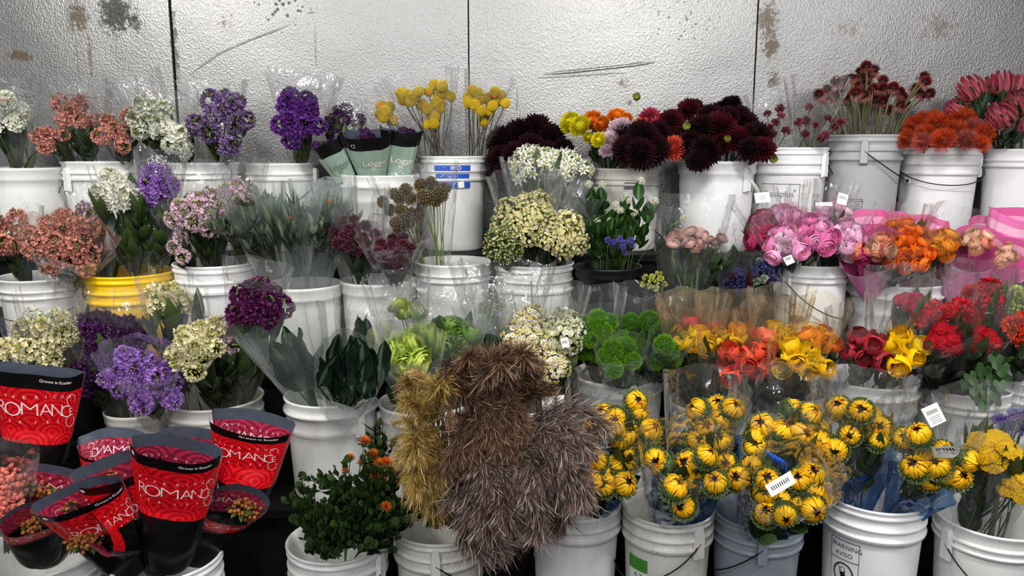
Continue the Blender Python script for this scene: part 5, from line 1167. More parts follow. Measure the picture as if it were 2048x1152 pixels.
# pink printed paper wraps
def pinkw(lab, bk, top, rt, seed, kinds=('coral',), n=6, side=None, drop=.2, word=None, C=None, rr=(24, 20), tw=0, gus=None):
    tx = [([(T_(word), 0, 0, .028, -.1)], .62, 1.4, 'ink_blue', None, 1, 1)] if word else []
    return printed(lab, bk, top, rt, ['pinkp', 'pinkband', 'pinkp'], [(0, 0), (.86, 1), (.93, 2)], tx, seed, heads=sum([RAN[k] for k in kinds], []), n=n, C=C or (top[0], top[1] + 14, top[2]), side=side, drop=drop, rr=rr, upw=.2, hs=.75, twist=tw, flat=.6, folds=.05)
pinkw('pink paper sleeve with pale band, upright behind the coral ranunculus', 'b13', (1735, 424, 2.80), 40, 80, n=0)
pinkw('pink paper sleeve with pale band, second upright one over the wide bucket', 'b13', (1790, 430, 2.82), 42, 81, n=0)
pinkw('pink paper sleeve with pale band, behind the orange ranunculus bouquet', 'b13', (1858, 436, 2.84), 46, 82, n=0)
pinkw('pink paper cone opened towards the viewer with red and coral blooms', 'b13', (1722, 490, 2.64), 50, 83, ('coral', 'magenta'), 5, side=(1, 0, .5), drop=.3)
pinkw('pink paper cone with a cluster of coral ranunculus in its mouth', 'b13', (1765, 478, 2.62), 50, 84, ('coral', 'coral', 'peach'), 7, side=(1, 0, .2), drop=.3, rr=(26, 26))
ranb('orange red ranunculus bouquet in clear film over the wide bucket', 'b13', (1815, 508, 2.62), 42, 34, ['orange'], 15, (1808, 470, 2.58), 56, 85, size=.8, mat='film')
ranb('vermilion ranunculus with green buds standing above the other orange ones', 'b13', (1812, 462, 2.74), 26, 26, ['orange'], 7, (1820, 430, 2.76), 40, 86, size=.75, upw=.4)
bouquet('flower_bouquet', 'amber orange ranunculus with long green stems, drooping to one side', 'bouquet', 'b13', (1888, 488, 2.70), 32, 32, RAN['amber'], 8, .95, upw=.2, seed=87, stemc=(s2l('2c3c18'), s2l('5c7434')), stemr=.0035, sleeve=dict(top=(1900, 440, 2.7), rt=56, mat='film'))
pinkw('tall pink paper bag with dark blue lettering at the frame edge', 'b14', (2045, 428, 2.76), 66, 88, n=0, word='Rosaflor', drop=.0)
pinkw('pink paper sleeve with pale peach ranunculus looking out', 'b14', (1955, 470, 2.66), 56, 89, ('peach', 'peach', 'coral'), 7, drop=.28, side=(1, 0, -.2), rr=(28, 26))
pinkw('pink paper sleeve folded flat between the tall bag and the peach blooms', 'b14', (1985, 436, 2.80), 44, 90, n=0)
pinkw('large pink paper cone opened sideways with two peach blooms', 'b14', (2015, 495, 2.66), 66, 91, ('peach',), 4, drop=.3, side=(1, 0, -.5))
pinkw('rolled pink sleeve with violet print hanging under the orange blooms', 'b14', (1912, 520, 2.72), 34, 92, n=0, word='flor')
# ------------------------------------------------------------------ third row
stockb('white stock with yellow green base standing in film above the big red sleeve', 'c0', (85, 690, 2.44), 66, 52, 'yellow', 8, .95, (80, 620, 2.46), 80, 100, upw=.3, text=[('ECUADOR', .9, 2.0, .016, .3, 'ink_blue')])
stockb('pure white stock behind the yellow green one above the red sleeve', 'c0', (90, 655, 2.50), 50, 28, 'white', 6, .9, (95, 600, 2.5), 60, 101, upw=.4)
stockb('dark purple stock with dark buds rising in front of the yellow bucket', 'c1', (228, 672, 2.50), 62, 36, 'darkpurple', 12, .85, (230, 605, 2.52), 66, 102, upw=.55, text=[('DE ECUADOR', .9, 2.2, .014, .5, 'ink')])
stockb('shaded deep purple stock behind the lavender bouquet, beside the red sleeve', 'c1', (192, 745, 2.46), 36, 50, 'darkpurple', 8, .85, (200, 700, 2.44), 48, 103, upw=.2)
stockb('lavender stock bouquet in a clear cone lying towards the viewer', 'c1', (288, 762, 2.34), 70, 44, 'lavender', 15, .85, (280, 725, 2.26), 78, 104, upw=.12, dots=[('orange_dot', .86, -.05)])
stockb('pale yellow stock bouquet in a tilted clear sleeve with blue lettering', 'c2', (396, 700, 2.36), 42, 56, 'yellow', 11, .85, (340, 620, 2.42), 66, 105, upw=.3, text=[('PRODUCTO DE ECUADOR', .82, 1.7, .017, .75, 'ink_blue')], drop=.1)
stockb('yellow green stock tips wrapped behind the pale yellow bouquet', 'c2', (335, 610, 2.50), 32, 36, 'yellow', 5, .85, (330, 570, 2.5), 52, 106, upw=.5)
stockb('faded pink stock squeezed between pale yellow and plum bunches', 'c2', (456, 672, 2.48), 24, 40, 'palepink', 5, .8, (455, 600, 2.5), 40, 107, upw=.5)
stockb('plum purple stock with long green stems in a straight clear sleeve', 'c2', (516, 612, 2.46), 50, 44, 'plum', 11, .9, (515, 545, 2.48), 62, 108, upw=.6, nleaf=16, text=[('GROWN IN ECUADOR', .95, 2.0, .012, 0, 'ink')])
KL = [m_leaf(.20, .040, s2l('20361f'), s2l('6c8a6a'), .45, .35, .12, seed=i) for i in range(3)]
KD = [m_leaf(.19, .036, s2l('1b3022'), s2l('7c9a84'), .55, .5, .12, seed=i + 5) for i in range(3)]
KM = [m_leaf(.17, .060, s2l('2c4c2c'), s2l('88a880'), .5, .4, .15, seed=i + 9) for i in range(2)]
def leaves(lab, base, C, rx, ry, ms, n, top, rt, seed, mat='film_soft', upw=.7, s=1.0, drop=.1, folds=.06, face=None, **kw):
    """broad leaves standing in a wrap, each a part"""
    rng = np.random.default_rng(seed)
    b = BK[base]; B = b['c'] + Vector((kw.get('bx', 0), 0, -.08)); o = thing('leaf_bouquet', lab, 'bouquet', B)
    Cw = at(*C); k = pxm(Cw); Cn = np.array((Cw - B)[:]); A = unit(Cn); view = unit(np.array([0, 0, CAMZ]) - np.array(Cw[:]))
    X = np.array([1, 0, 0.]); 
    for i in range(n):
        a = (i / n * 2 - 1); q = rng.uniform(.25, 1.0)
        tip = Cn + X * rx * k * rng.uniform(-1, 1) + A * ry * k * rng.uniform(-.6, 1) + view * rng.uniform(-.02, .05)
        ud = kw.get('ud', 0); L = .20 * s * rng.uniform(.75, 1.05); d = unit(unit(tip) * (1 - ud) + np.array([rng.normal(0, .18), -.1, 1]) * ud + X * rng.normal(0, .06)); base_ = tip - d * L
        nrm = unit(view + rng.normal(0, .6, 3) - X * (tip - Cn)[0] * 6)
        R = frames(d[None], nrm)[0]; M4 = Matrix([[R[r][c] for c in range(3)] for r in range(3)]).to_4x4()
        link('leaf', ms[int(rng.integers(len(ms)))], o, mat=Matrix.Translation(Vector(base_)) @ M4 @ Matrix.Scale(L / .20, 4))
        mb = MB(); tubes(mb, bez((0, 0, 0), base_ * .4, base_ * .8, base_, 5), .004, 5, s2l('33482c'), col2=s2l('5f7a50')); link('stem', mb.mesh('stem', M['stem']), o)
    T = np.array(at(*top)[:]) - np.array(B[:])
    sl = Sleeve(A * .01, T, .04, rt * pxm(at(*top)), flat=kw.get('flat', .55), drop=drop, folds=folds, k=6, power=kw.get('power', .9), seed=seed, side=kw.get('side'))
    so = sl.build('sleeve', o, M[mat])
    return o, sl, so
leaves('long dark leaves in a wide frosted sleeve leaning away to the plum stock', 'c3', (585, 690, 2.42), 55, 60, KL, 21, (555, 640, 2.36), 100, 110, side=(1, 0, .28), bx=-.04, drop=.0)
o_, sl_, so_ = leaves('large dark leaf bunch in an open frosted wrap hanging over the free-standing bucket', 'c3', (700, 690, 2.24), 46, 84, KD, 38, (697, 735, 2.14), 68, 111, s=.85, bx=.03, drop=.0, ud=.75, flat=1.2, power=.6, folds=.09)
leaves('pair of dark leaves in crinkled film behind the open leaf bunch', 'c3', (725, 640, 2.46), 22, 34, KD, 5, (735, 585, 2.46), 66, 112, mat='film_crisp', bx=.07)
LET = variants('let', m_lettuce, 2, .046, W_('e2e878'), W_('88a838')); LETg = variants('letg', m_lettuce, 2, .046, W_('a8c860'), W_('4c7c2c'))
bouquet('flower_bouquet', 'lime yellow cabbage rosettes in a frosted wrap with white print beside the pampas', 'bouquet', 'c4', (812, 708, 2.34), 42, 42, LET, 6, 1.0, upw=.1, seed=113, leaf=KM, nleaf=4,
        sleeve=dict(top=(815, 690, 2.26), rt=74, mat='film_soft', text=[('BL', .86, 2.3, .03, -1.5, 'ink_white')]))
bouquet('flower_bouquet', 'bright green cabbage rosettes in frosted film behind the pampas tips', 'bouquet', 'c4', (905, 670, 2.44), 48, 34, LETg, 6, .9, upw=.1, seed=114, leaf=KM, nleaf=4, sleeve=dict(top=(905, 635, 2.38), rt=76, mat='film_soft'))
leaves('upright blue green leaf bunch in crinkled film, topmost of the greens', 'c4', (885, 615, 2.52), 22, 20, KM, 6, (885, 565, 2.54), 70, 115, mat='film_crisp')
leaves('dark green curly leaves in film next to the small daisies', 'c5', (965, 665, 2.46), 26, 34, KM, 9, (965, 600, 2.46), 66, 116, mat='film_soft')
bouquet('flower_bouquet', 'pale green rosette sheet wrapped in crinkled film below the seed pods bucket', 'bouquet', 'c4', (815, 620, 2.54), 34, 26, LET, 3, .8, upw=.2, seed=117, sleeve=dict(top=(795, 570, 2.54), rt=62, mat='film_crisp', folds=.12, text=[('S', .7, 1.2, .025, 0, 'ink_white')]))
DAI = variants('dai', m_spray, 2, .042, 'daisy', 42, .010, W_('ecead8'), W_('fbfbf2'), W_('d8b820'), green=.3)
WAX = variants('wax', m_spray, 2, .04, 'round', 40, .010, W_('dcdcc8'), W_('fafaf2'), W_('b8b860'), green=.5)
bouquet('flower_bouquet', 'small white daisies with yellow eyes in film above the brown plumes', 'bouquet', 'c5', (1058, 680, 2.42), 48, 62, DAI, 13, 1.0, upw=.3, seed=118, part='flower_spray', sleeve=dict(top=(1050, 595, 2.44), rt=78, mat='film_crisp', folds=.1))
bouquet('flower_bouquet', 'white wax flowers with a barcode tag next to the fuzzy green balls', 'bouquet', 'c5', (1125, 665, 2.44), 34, 44, WAX, 9, 1.0, upw=.3, seed=119, part='flower_spray', nleaf=5, leaf=DL, sleeve=dict(top=(1120, 590, 2.46), rt=56, mat='film'))
bouquet('flower_bouquet', 'crumpled empty-looking crinkled sleeve over the cream bouquet bucket', 'bouquet', 'c5', (985, 620, 2.58), 20, 16, CRMg, 2, .7, upw=.3, seed=120, part='flower_spray', sleeve=dict(top=(1010, 545, 2.58), rt=95, mat='film_crisp', folds=.13))
bouquet('flower_bouquet', 'daisy sprigs dangling low beside the plumes in the shade', 'bouquet', 'c5', (1112, 738, 2.36), 20, 34, DAI, 4, .8, upw=.1, seed=121, part='flower_spray', nleaf=4, leaf=DL)
TRI = variants('tri', m_fuzz, 2, .042, W_('3c6c0c'), W_('7cb828'), n=1300, L=.28, W=.02)
TRId = variants('trid', m_fuzz, 2, .042, W_('2c5a0c'), W_('609a20'), n=1300, L=.28, W=.02)
for i, (lab, ps, C, top, rt, tri) in enumerate((
    ('tall bunch of fuzzy green balls in upright film beside the wax flowers', lst(2.44, (1175, 650), (1195, 640), (1182, 680), (1205, 665), (1170, 700), (1192, 705), (1218, 645)), (1190, 670, 2.44), (1195, 600, 2.46), 56, TRI),
    ('fuzzy green balls in a rounded film opening facing out over the bucket rim', lst(2.30, (1225, 700), (1250, 695), (1235, 725), (1265, 722), (1228, 738), (1215, 715)), (1240, 712, 2.30), (1240, 700, 2.24), 50, TRI),
    ('fuzzy green balls behind glinting film towards the black pots', lst(2.50, (1245, 650), (1262, 643), (1298, 642), (1275, 655), (1290, 660)), (1270, 650, 2.5), (1275, 590, 2.52), 48, TRId),
    ('pair of bright fuzzy green balls next to the yellow poppies', lst(2.34, (1338, 700), (1345, 715), (1312, 722), (1328, 690)), (1335, 708, 2.34), (1340, 680, 2.3), 46, TRI))):
    bouquet('flower_bouquet', lab, 'bouquet', 'c6', C, 40, 35, tri, len(ps), .82, upw=.2, seed=122 + i, positions=ps, sleeve=dict(top=top, rt=rt, mat='film'), leaf=DL, nleaf=3)
def popb(lab, bk, C, rx, ry, kinds, n, top, rt, seed, size=.9, upw=.15, mat='film_tan'):
    hs = sum([POP[k] for k in kinds], []); n = int(n * .68 + .5); rx *= 1.15; ry *= 1.15
    return bouquet('flower_bouquet', lab, 'bouquet', bk, C, rx, ry, hs, n, size, upw=upw, seed=seed, bulge=.9, stemc=(s2l('5a6a3c'), s2l('8a9a5c')), leaf=DL, nleaf=3, sleeve=dict(top=top, rt=rt, mat=mat, folds=.11, k=12, drop=.12))  # leaves and foliage here are added as dark fill below the poppies
popb('yellow poppies next to the fuzzy green balls, in amber-tinted film', 'c7', (1392, 690, 2.36), 40, 24, ['yel', 'yelc', 'yelc'], 8, (1385, 620, 2.40), 66, 130)
popb('red and white closed poppies peeking behind the first yellow poppies', 'c7', (1378, 655, 2.46), 40, 14, ['wine', 'red'], 4, (1375, 605, 2.48), 56, 131, upw=.5)
popb('yellow poppies in the second amber wrap, behind coral ones', 'c7', (1460, 682, 2.42), 34, 26, ['yel', 'yelc', 'yelc'], 7, (1458, 610, 2.44), 62, 132)
popb('coral red closed poppies hanging low in amber film above the sunflowers', 'c7', (1466, 728, 2.30), 34, 34, ['red', 'red', 'wine'], 9, (1455, 680, 2.26), 54, 133)
popb('coral and scarlet poppies in amber film between two yellow groups', 'c8', (1538, 712, 2.34), 34, 44, ['red', 'sal', 'red'], 11, (1530, 635, 2.38), 60, 134)
popb('pale golden poppy tips behind the scarlet ones in tall amber film', 'c8', (1552, 672, 2.48), 34, 18, ['yelc'], 4, (1560, 600, 2.5), 58, 135, upw=.5)
popb('open golden yellow poppies facing out over the dark gap, the biggest yellow group', 'c8', (1605, 728, 2.28), 46, 38, ['yel', 'yelc', 'yelc'], 12, (1600, 690, 2.22), 60, 136)
popb('orange poppies behind the biggest yellow group, in amber film', 'c8', (1636, 688, 2.38), 36, 26, ['ora'], 7, (1640, 620, 2.42), 58, 137)
popb('dark crimson closed poppies in film over the stamped bucket', 'c9', (1728, 702, 2.34), 38, 38, ['wine'], 9, (1715, 640, 2.36), 64, 138, mat='film')
popb('yellow poppies in a long film cone over the stamped bucket', 'c9', (1808, 706, 2.32), 36, 42, ['yel', 'yelc', 'yelc'], 11, (1800, 620, 2.38), 66, 139, mat='film')
CEL = variants('cel', m_celosia, 2, .050, W_('3c0206'), W_('a00618')); CELr = variants('celr', m_carnation, 2, .030, W_('7c0610'), W_('dc2030'), n=80, mat='petal'); CELm = variants('celm', m_celosia, 2, .05, W_('4c0418'), W_('a8143c'))
def celb(lab, bk, C, rx, ry, hs, n, top, rt, seed, size=1.0, nleaf=5, **kw):
    return bouquet('flower_bouquet', lab, 'bouquet', bk, C, rx, ry, hs, n, size, upw=.12, seed=seed, bulge=.4, leaf=GL, nleaf=nleaf, sleeve=dict(top=top, rt=rt, mat='film', folds=.09, k=6, drop=.18), **kw)
celb('magenta red velvet celosia alone in film before the wide white bucket', 'c9', (1818, 605, 2.48), 24, 16, CELm, 5, (1800, 555, 2.5), 66, 140, .5)
celb('scarlet ruffled blooms in the wrap behind the crimson velvet celosia', 'c10', (1895, 635, 2.42), 46, 20, CELr, 9, (1890, 575, 2.46), 62, 141, 1.0)
celb('crimson velvet celosia, largest, facing out over the bucket', 'c10', (1888, 685, 2.30), 34, 28, CEL, 8, (1890, 650, 2.26), 60, 142, .52, nleaf=8)
celb('crimson velvet celosia beside the largest one, above hanging leaves', 'c10', (1968, 682, 2.32), 28, 22, CEL, 6, (1975, 650, 2.28), 56, 143, .5, nleaf=8)
celb('scarlet ruffled blooms near the yellow green ones, higher up', 'c10', (1965, 592, 2.50), 34, 22, CELr, 8, (1960, 545, 2.5), 62, 144)
celb('yellow green ruffled blooms at the frame edge behind the celosia', 'c11', (2034, 602, 2.50), 26, 26, variants('ygc', m_carnation, 2, .03, W_('9aa830'), W_('e4ec88'), n=60, mat='petal'), 6, (2040, 560, 2.5), 48, 145)
celb('orange red ruffled blooms at the frame edge over the end bucket', 'c11', (2042, 662, 2.38), 22, 30, variants('orc', m_carnation, 2, .03, W_('b02008'), W_('f85c30'), n=80, mat='petal'), 6, (2040, 610, 2.4), 48, 146)
# maple-like hanging leaves
def m_lobed(L, seed=0):
    a = np.linspace(-2.6, 2.6, 27); r = L * (.55 + .45 * np.abs(np.cos(a * 1.5))) * (.75 + .25 * np.cos(a / 2)); r = r * (1 + .06 * np.sin(a * 17))
    v = [(0.0, 0, 0)] + [(r_ * math.cos(q) + L * .25, r_ * math.sin(q), -.12 * r_ * abs(math.sin(q * 1.5))) for r_, q in zip(r, a)]
    f = [(0, i, i + 1) for i in range(1, len(v) - 1)]
    mb = MB(); mb.add(v, f, s2l('2c4c20')); return mb.mesh('leaf', M['leaf'])
LB = m_lobed(.035)
o = thing('leafy_branch', 'branch of lobed dark green leaves hanging over the white bucket below the celosia', 'branch', at(1975, 730, 2.34))
Bp = at(1975, 730, 2.34)
pts = [Bp, at(1968, 745, 2.28), at(1962, 775, 2.24), at(1965, 800, 2.23)]
mb = MB(); tubes(mb, [p - Bp for p in pts], .002, 5, G2); link('stem', mb.mesh('stem', M['stem']), o)
for i, (x, y) in enumerate(((1940, 750), (1985, 748), (2010, 752), (1950, 772), (1985, 770), (1955, 788), (1990, 790), (1968, 800), (1930, 765), (2000, 765), (1975, 782), (1960, 760), (1992, 715), (2005, 730), (1970, 735))):
    p = at(x, y, 2.22 + .02 * (i % 3)) - Bp; rr = random.Random(i)
    d = Vector((rr.uniform(-.6, .6), -.5, -1)); z = Vector((rr.uniform(-.4, .4), -1, .5))
    R = frames(np.array([d[:]]), np.array(z[:]))[0]
    link('leaf', LB, o, mat=Matrix.Translation(p) @ Matrix([[R[r][c] for c in range(3)] for r in range(3)]).to_4x4() @ Matrix.Scale(rr.uniform(.6, 1.0), 4))

# ------------------------------------------------------------------ front row: red printed sleeves
def romance_items(s=1.0, mirror=False):
    it = [(T_('R', -.018), -.078, 0, .062, 0), (T_('O', -.018), -.045, -.004, .066, 0), (T_('M', -.018), -.005, 0, .056, 0), (T_('A', -.018), .032, .003, .056, .05), (T_('N', -.018), .063, .004, .056, 0), (T_('C', -.018), .091, 0, .058, 0), (T_('E', -.01), .112, -.004, .038, .15),
          (ring2d(.018, .0018, -.6, 4.0), .112, .034, 1, 0), (ring2d(.020, .0018, 2.4, 6.9), .110, -.034, 1, 0)]
    for i, ch in enumerate('HYPERICUM'): it.append((T_(ch), -.085 + i * .0235, .040 - .007 * math.sin(i * .7), .013, .1 * math.sin(i * 2.0)))
    for i, ch in enumerate('SERIES'): it.append((T_(ch), -.085 + i * .030, -.038 - .006 * math.sin(i * .9), .012, .15 * math.sin(i * 1.7)))
    return [(g, x * s, y * s, z * s, r) for g, x, y, z, r in it]
BER = variants('ber', m_berries, 2, .03, W_('5c3010'), W_('b8763c')); BERp = variants('berp', m_berries, 2, .03, W_('a83838'), W_('e88878'), n=30, br=.007)
def romance(lab, base, top, rt, seed, side=None, drop=.1, th0=PI / 2, v0=.74, s=1.0, flat=.34, tw=0, n=0, bands=None, mirror=False, folds=.035, gus=.988, backtext=False, C=None, extra=(), power=.95):
    tx = [(romance_items(s), v0, th0, 'ink_white', 'white printed lettering', 1, 1),
          ([(T_('Grown in Ecuador', .005), .03 * s, 0, .0125, 0)], .955, th0 - .25, 'ink_white', None, 1, 1),
          ([(ring2d(.0075, .0072), -.02, 0, 1, 0), (ring2d(.0075, .0072), -.045, 0, 1, 0)], .955, th0 + .9, 'ink_white', 'round white marks', 1, 1)]
    if backtext: tx.append((romance_items(s * .9), v0 + .04, -PI / 2, 'ink_white', None, 1, -1))
    o, sl = printed(lab, base, top, rt, ['film', 'blackfilm', 'red', 'blackprint'], bands or [(0, 1), (.54, 2), (.91, 3)], tx, seed, heads=BER, n=n, C=C or (top[0], top[1] + 26, top[2] + .06), side=side, drop=drop, flat=flat, twist=tw, folds=folds, gus=gus, rr=(22, 8), part='berry_cluster', k=4, corner=.03, power=.75, rb=.055)
    return o
romance('red and black printed sleeve under the yellow green stock, highest of the red ones', (75, 960, 2.28), (72, 742, 2.26), 100, 150, side=(1, 0, .16), drop=-.02, s=1.0, v0=.70, th0=1.5, bands=[(0, 1), (.40, 2), (.88, 3)])
romance('big red printed sleeve facing out, at the middle of the pile', (335, 1120, 2.0), (348, 893, 1.93), 92, 151, side=(1, 0, .0), drop=.03, s=.98, v0=.70, th0=1.5, bands=[(0, 1), (.42, 2), (.90, 3)], rb_=0) if False else None
romance('big red printed sleeve facing out, at the middle of the pile', (340, 1120, 2.02), (352, 890, 1.93), 90, 151, side=(1, 0, .03), drop=.06, s=.92, v0=.69, th0=1.50, bands=[(0, 1), (.46, 2), (.90, 3)], n=0, folds=.03, backtext=True)
romance('red printed sleeve twisted open beside the big middle one, mouth tilted', (335, 1125, 2.06), (226, 925, 1.97), 96, 152, side=(1, 0, .55), drop=.10, s=.85, v0=.68, th0=1.2, n=1, backtext=True)
romance('small red printed sleeve standing alone above the dark gap', (488, 1010, 2.16), (505, 832, 2.14), 88, 153, side=(1, 0, -.42), drop=.14, s=.80, v0=.66, th0=1.75, n=0, backtext=True, bands=[(0, 1), (.30, 2), (.88, 3)])
romance('red printed sleeve lying low next to the dark gap, berries in its mouth', (390, 1100, 2.1), (490, 990, 2.02), 70, 154, side=(1, 0, .55), drop=.35, s=.7, v0=.7, n=2, backtext=True)
romance('red printed sleeve with mirrored lettering inside, over the wire-looped bucket', (90, 1110, 2.1), (95, 950, 2.04), 96, 155, side=(1, 0, .22), drop=.42, s=.85, v0=.7, th0=1.9, n=1, backtext=True)
romance('red printed sleeve pointing down towards the rims, full of brown berries', (260, 1080, 2.02), (165, 1055, 1.86), 78, 156, side=(.8, 0, -.7), drop=.3, s=.7, v0=.6, n=4, backtext=True)
romance('red printed sleeve leaning far over the wire-looped bucket, its front turned up', (262, 1128, 2.02), (150, 985, 1.90), 90, 161, side=(1, 0, .75), drop=.08, s=.8, v0=.66, th0=1.3, n=1, backtext=True)
romance('red printed sleeve showing its dark pink inner side, behind the twisted one', (230, 1060, 2.14), (222, 860, 2.18), 70, 157, side=(1, 0, -.05), drop=.28, s=.7, n=0, backtext=True)
romance('upright red printed sleeve behind the big middle one', (380, 1080, 2.14), (372, 862, 2.12), 72, 158, side=(1, 0, .1), drop=.25, s=.75, n=0, backtext=True)
romance('narrow red printed sleeve hanging beside the pink berries', (80, 1100, 2.06), (70, 1020, 1.96), 66, 159, side=(.9, 0, .9), drop=.3, s=.7, n=2)
bouquet('berry_bouquet', 'pink red berry clusters in clear film at the frame edge', 'bouquet', (20, 1100, 2.12), (10, 1000, 2.02), 26, 60, BERp, 12, 1.0, upw=.3, seed=160, part='berry_cluster', sleeve=dict(top=(8, 920, 2.0), rt=60, mat='film'))
# safflower and leafy plant
FLS = [m_foliage(.07, 110, .032, .011, s2l('18260f'), s2l('41592a'), i, H=.22, leafrise=.3, curl=.9) for i in range(3)]
SAF = variants('saf', m_safflower, 2, .020)
o, _, _ = bouquet('leafy_plant', 'dark green leafy bunch with orange thistle blooms in the open ribbed bucket', 'plant', (690, 1130, 2.14), (692, 1098, 2.09), 66, 40, FLS, 24, .95, upw=.75, seed=161, stems=False, part='leaf_spray', bulge=.7)
Bp = o.location
for i, (x, y, Y, s) in enumerate(((729, 886, 2.1, 1.1), (746, 912, 2.08, 1.1), (757, 929, 2.06, 1.0), (772, 928, 2.04, 1.1), (783, 938, 2.05, 1.1), (749, 955, 2.04, .9), (700, 916, 2.12, .8), (771, 1015, 1.98, .9), (795, 910, 2.1, .8), (764, 962, 2.04, .8), (722, 925, 2.1, .7), (690, 942, 2.1, .6))):
    P = at(x, y, Y) - Bp; d = unit(np.array(P[:]) * 1.2 + np.array([0, -.06, .1]))
    link('flower_head', SAF[i % 2], o, mat=aim(P, d, i, s)); mb = MB(); tubes(mb, bez((0, 0, 0), (0, 0, .1), np.array(P[:]) * .7, np.array(P[:]), 7), .0016, 5, G2, col2=LG1); link('stem', mb.mesh('stem', M['stem']), o)
# small rear leafy mass
bouquet('leafy_plant', 'dark leafy shoots behind the orange thistle blooms, next to the pampas grass', 'plant', (770, 1060, 2.2), (755, 1020, 2.14), 48, 44, FLS, 12, .85, upw=.6, seed=162, stems=False, part='leaf_spray')
# pampas
def pampas(lab, base, plumes, cols, seed, bend=1.0):
    B = at(*base); o = thing('pampas_grass_bunch', lab, 'pampas grass', B); rng = np.random.default_rng(seed)
    ms = [m_plume(.30, W_(c0), W_(c1), n=900, droop=dr, hair=hr, W=w, seed=seed + i, tipc=W_(tc)) for i, (c0, c1, dr, hr, w, tc) in enumerate(cols)]
    for i, (mx, my, mY, ex, ey, eY, k) in enumerate(plumes):
        P = np.array((at(mx, my, mY) - B)[:]); E = np.array((at(ex, ey, eY) - B)[:])
        d = E - P; L = np.linalg.norm(d); d = d / L
        dn = np.array([0, 0, -1.0]); side = dn - d * dn.dot(d); side = unit(side) if np.linalg.norm(side) > .15 else np.array([1, 0, 0.])
        dr = cols[k][2]; a = dr * .38                         # chord of a nodding plume leans this much
        z = unit(d * math.cos(a) - side * math.sin(a)); x = unit(side * math.cos(a) + d * math.sin(a)); y = np.cross(z, x)
        R = Matrix([[x[r], y[r], z[r]] for r in range(3)]).to_4x4()
        link('plume', ms[k], o, mat=Matrix.Translation(Vector(P)) @ R @ Matrix.Rotation(rng.uniform(-.25, .25), 4, 'Z') @ Matrix.Scale(L / .28, 4))
        mb = MB(); tubes(mb, bez((rng.normal(0, .012), rng.normal(0, .012), 0), (0, 0, .12), P - z * .1, P, 7), .0025, 5, s2l('4c5a2c'), col2=s2l('8a7a4c')); link('stem', mb.mesh('stem', M['stem']), o)
rg = random.Random(5)
gold = [('6a4a14', 'c4a050', .6, .060, .050, 'e8d090'), ('8a6820', 'dcbc70', .9, .055, .045, 'f4e6b0')]
brown = [('2c1a0e', '8c684c', .6, .060, .045, 'c4a688'), ('24150b', '74543e', .9, .060, .050, 'b89c88')]
mauve = [('2c1c16', '94786a', 1.1, .065, .045, 'e8d6cc'), ('20130f', '7c6054', 1.0, .065, .050, 'dccabe')]
pl = []
for i in range(22):
    a = math.radians(rg.uniform(75, 250)); r1 = rg.uniform(70, 135)
    pl.append((868 + 18 * math.cos(a), 870 - 18 * math.sin(a), 2.08 + rg.uniform(-.06, .04), 866 + r1 * .66 * math.cos(a), 870 - r1 * math.sin(a) * 1.0, 2.02 + rg.uniform(-.12, .06), i % 2))
for i in range(14): pl.append((845 + rg.uniform(-25, 30), 860 + rg.uniform(-60, 50), 2.02, 835 + rg.uniform(-25, 50), 985 + rg.uniform(-50, 35), 1.98, i % 2))
pampas('golden blond pampas plumes in one bunch, edge next to the cabbage rosettes', (868, 1050, 2.18), pl, gold, 200)
pl = []
for i in range(34):
    a = math.radians(rg.uniform(22, 130)); r1 = rg.uniform(105, 165)
    pl.append((975 + 55 * math.cos(a) + rg.uniform(-30, 30), 850 - 30 * math.sin(a), 2.1 + rg.uniform(-.05, .05), 985 + r1 * .95 * math.cos(a), 862 - r1 * math.sin(a) * 1.0, 2.06 + rg.uniform(-.12, .06), i % 2))
for i in range(22): pl.append((930 + rg.uniform(-50, 110), 800 + rg.uniform(-50, 50), 2.0, 930 + rg.uniform(-50, 150), 890 + rg.uniform(-50, 60), 1.92, i % 2))
pampas('brown pampas plumes fanning upwards before the small daisies', (905, 1050, 2.2), pl, brown, 210)
pl = []
for i in range(52):
    t = rg.uniform(0, 1); a = math.radians(-95 + 100 * t + rg.uniform(-6, 6)); r1 = rg.uniform(130, 215) * (1 + .12 * (1 - t))
    cx, cy = 955 + 50 * t, 868
    pl.append((cx + 45 * math.cos(a), cy - 45 * math.sin(a) * .8 - 20, 2.0 + rg.uniform(-.04, .06), cx + r1 * math.cos(a), cy - r1 * math.sin(a), 1.93 + rg.uniform(-.08, .1), i % 2))
pampas('mauve brown pampas plumes drooping over the bucket rims', (925, 1050, 2.18), pl, mauve, 220)
# sunflower buds
SUN = variants('sun', m_sunbud, 3, .034)
def sunb(lab, bk, C, ps, top, rt, seed, size=1.0, mat='film_crisp', tag=None, **kw):
    o, sl, B = bouquet('flower_bouquet', lab, 'bouquet', bk, C, 60, 50, SUN, len(ps), size * 1.0, upw=.12, seed=seed, positions=ps, stemc=(s2l('3c5a2c'), s2l('5a7a3c')), stemr=.004, leaf=GL, nleaf=4, hjit=.38,
            sleeve=dict(top=top, rt=rt, mat=mat, folds=.09, k=9, drop=.15, flat=.75, power=.6), **kw)
    # blue inner wrap, shorter and narrower than the clear one
    T = np.array(at(C[0], C[1] + 25, C[2] + .03)[:]) - np.array(B[:])
    s2 = Sleeve(np.zeros(3), T, .03, rt * .8 * pxm(at(*C)), flat=.6, drop=.3, folds=.14, k=5, seed=seed + 3, power=.8)
    s2.build('inner_wrap', o, M['film_blue'], label='blue translucent inner wrap')
    return o, sl, B
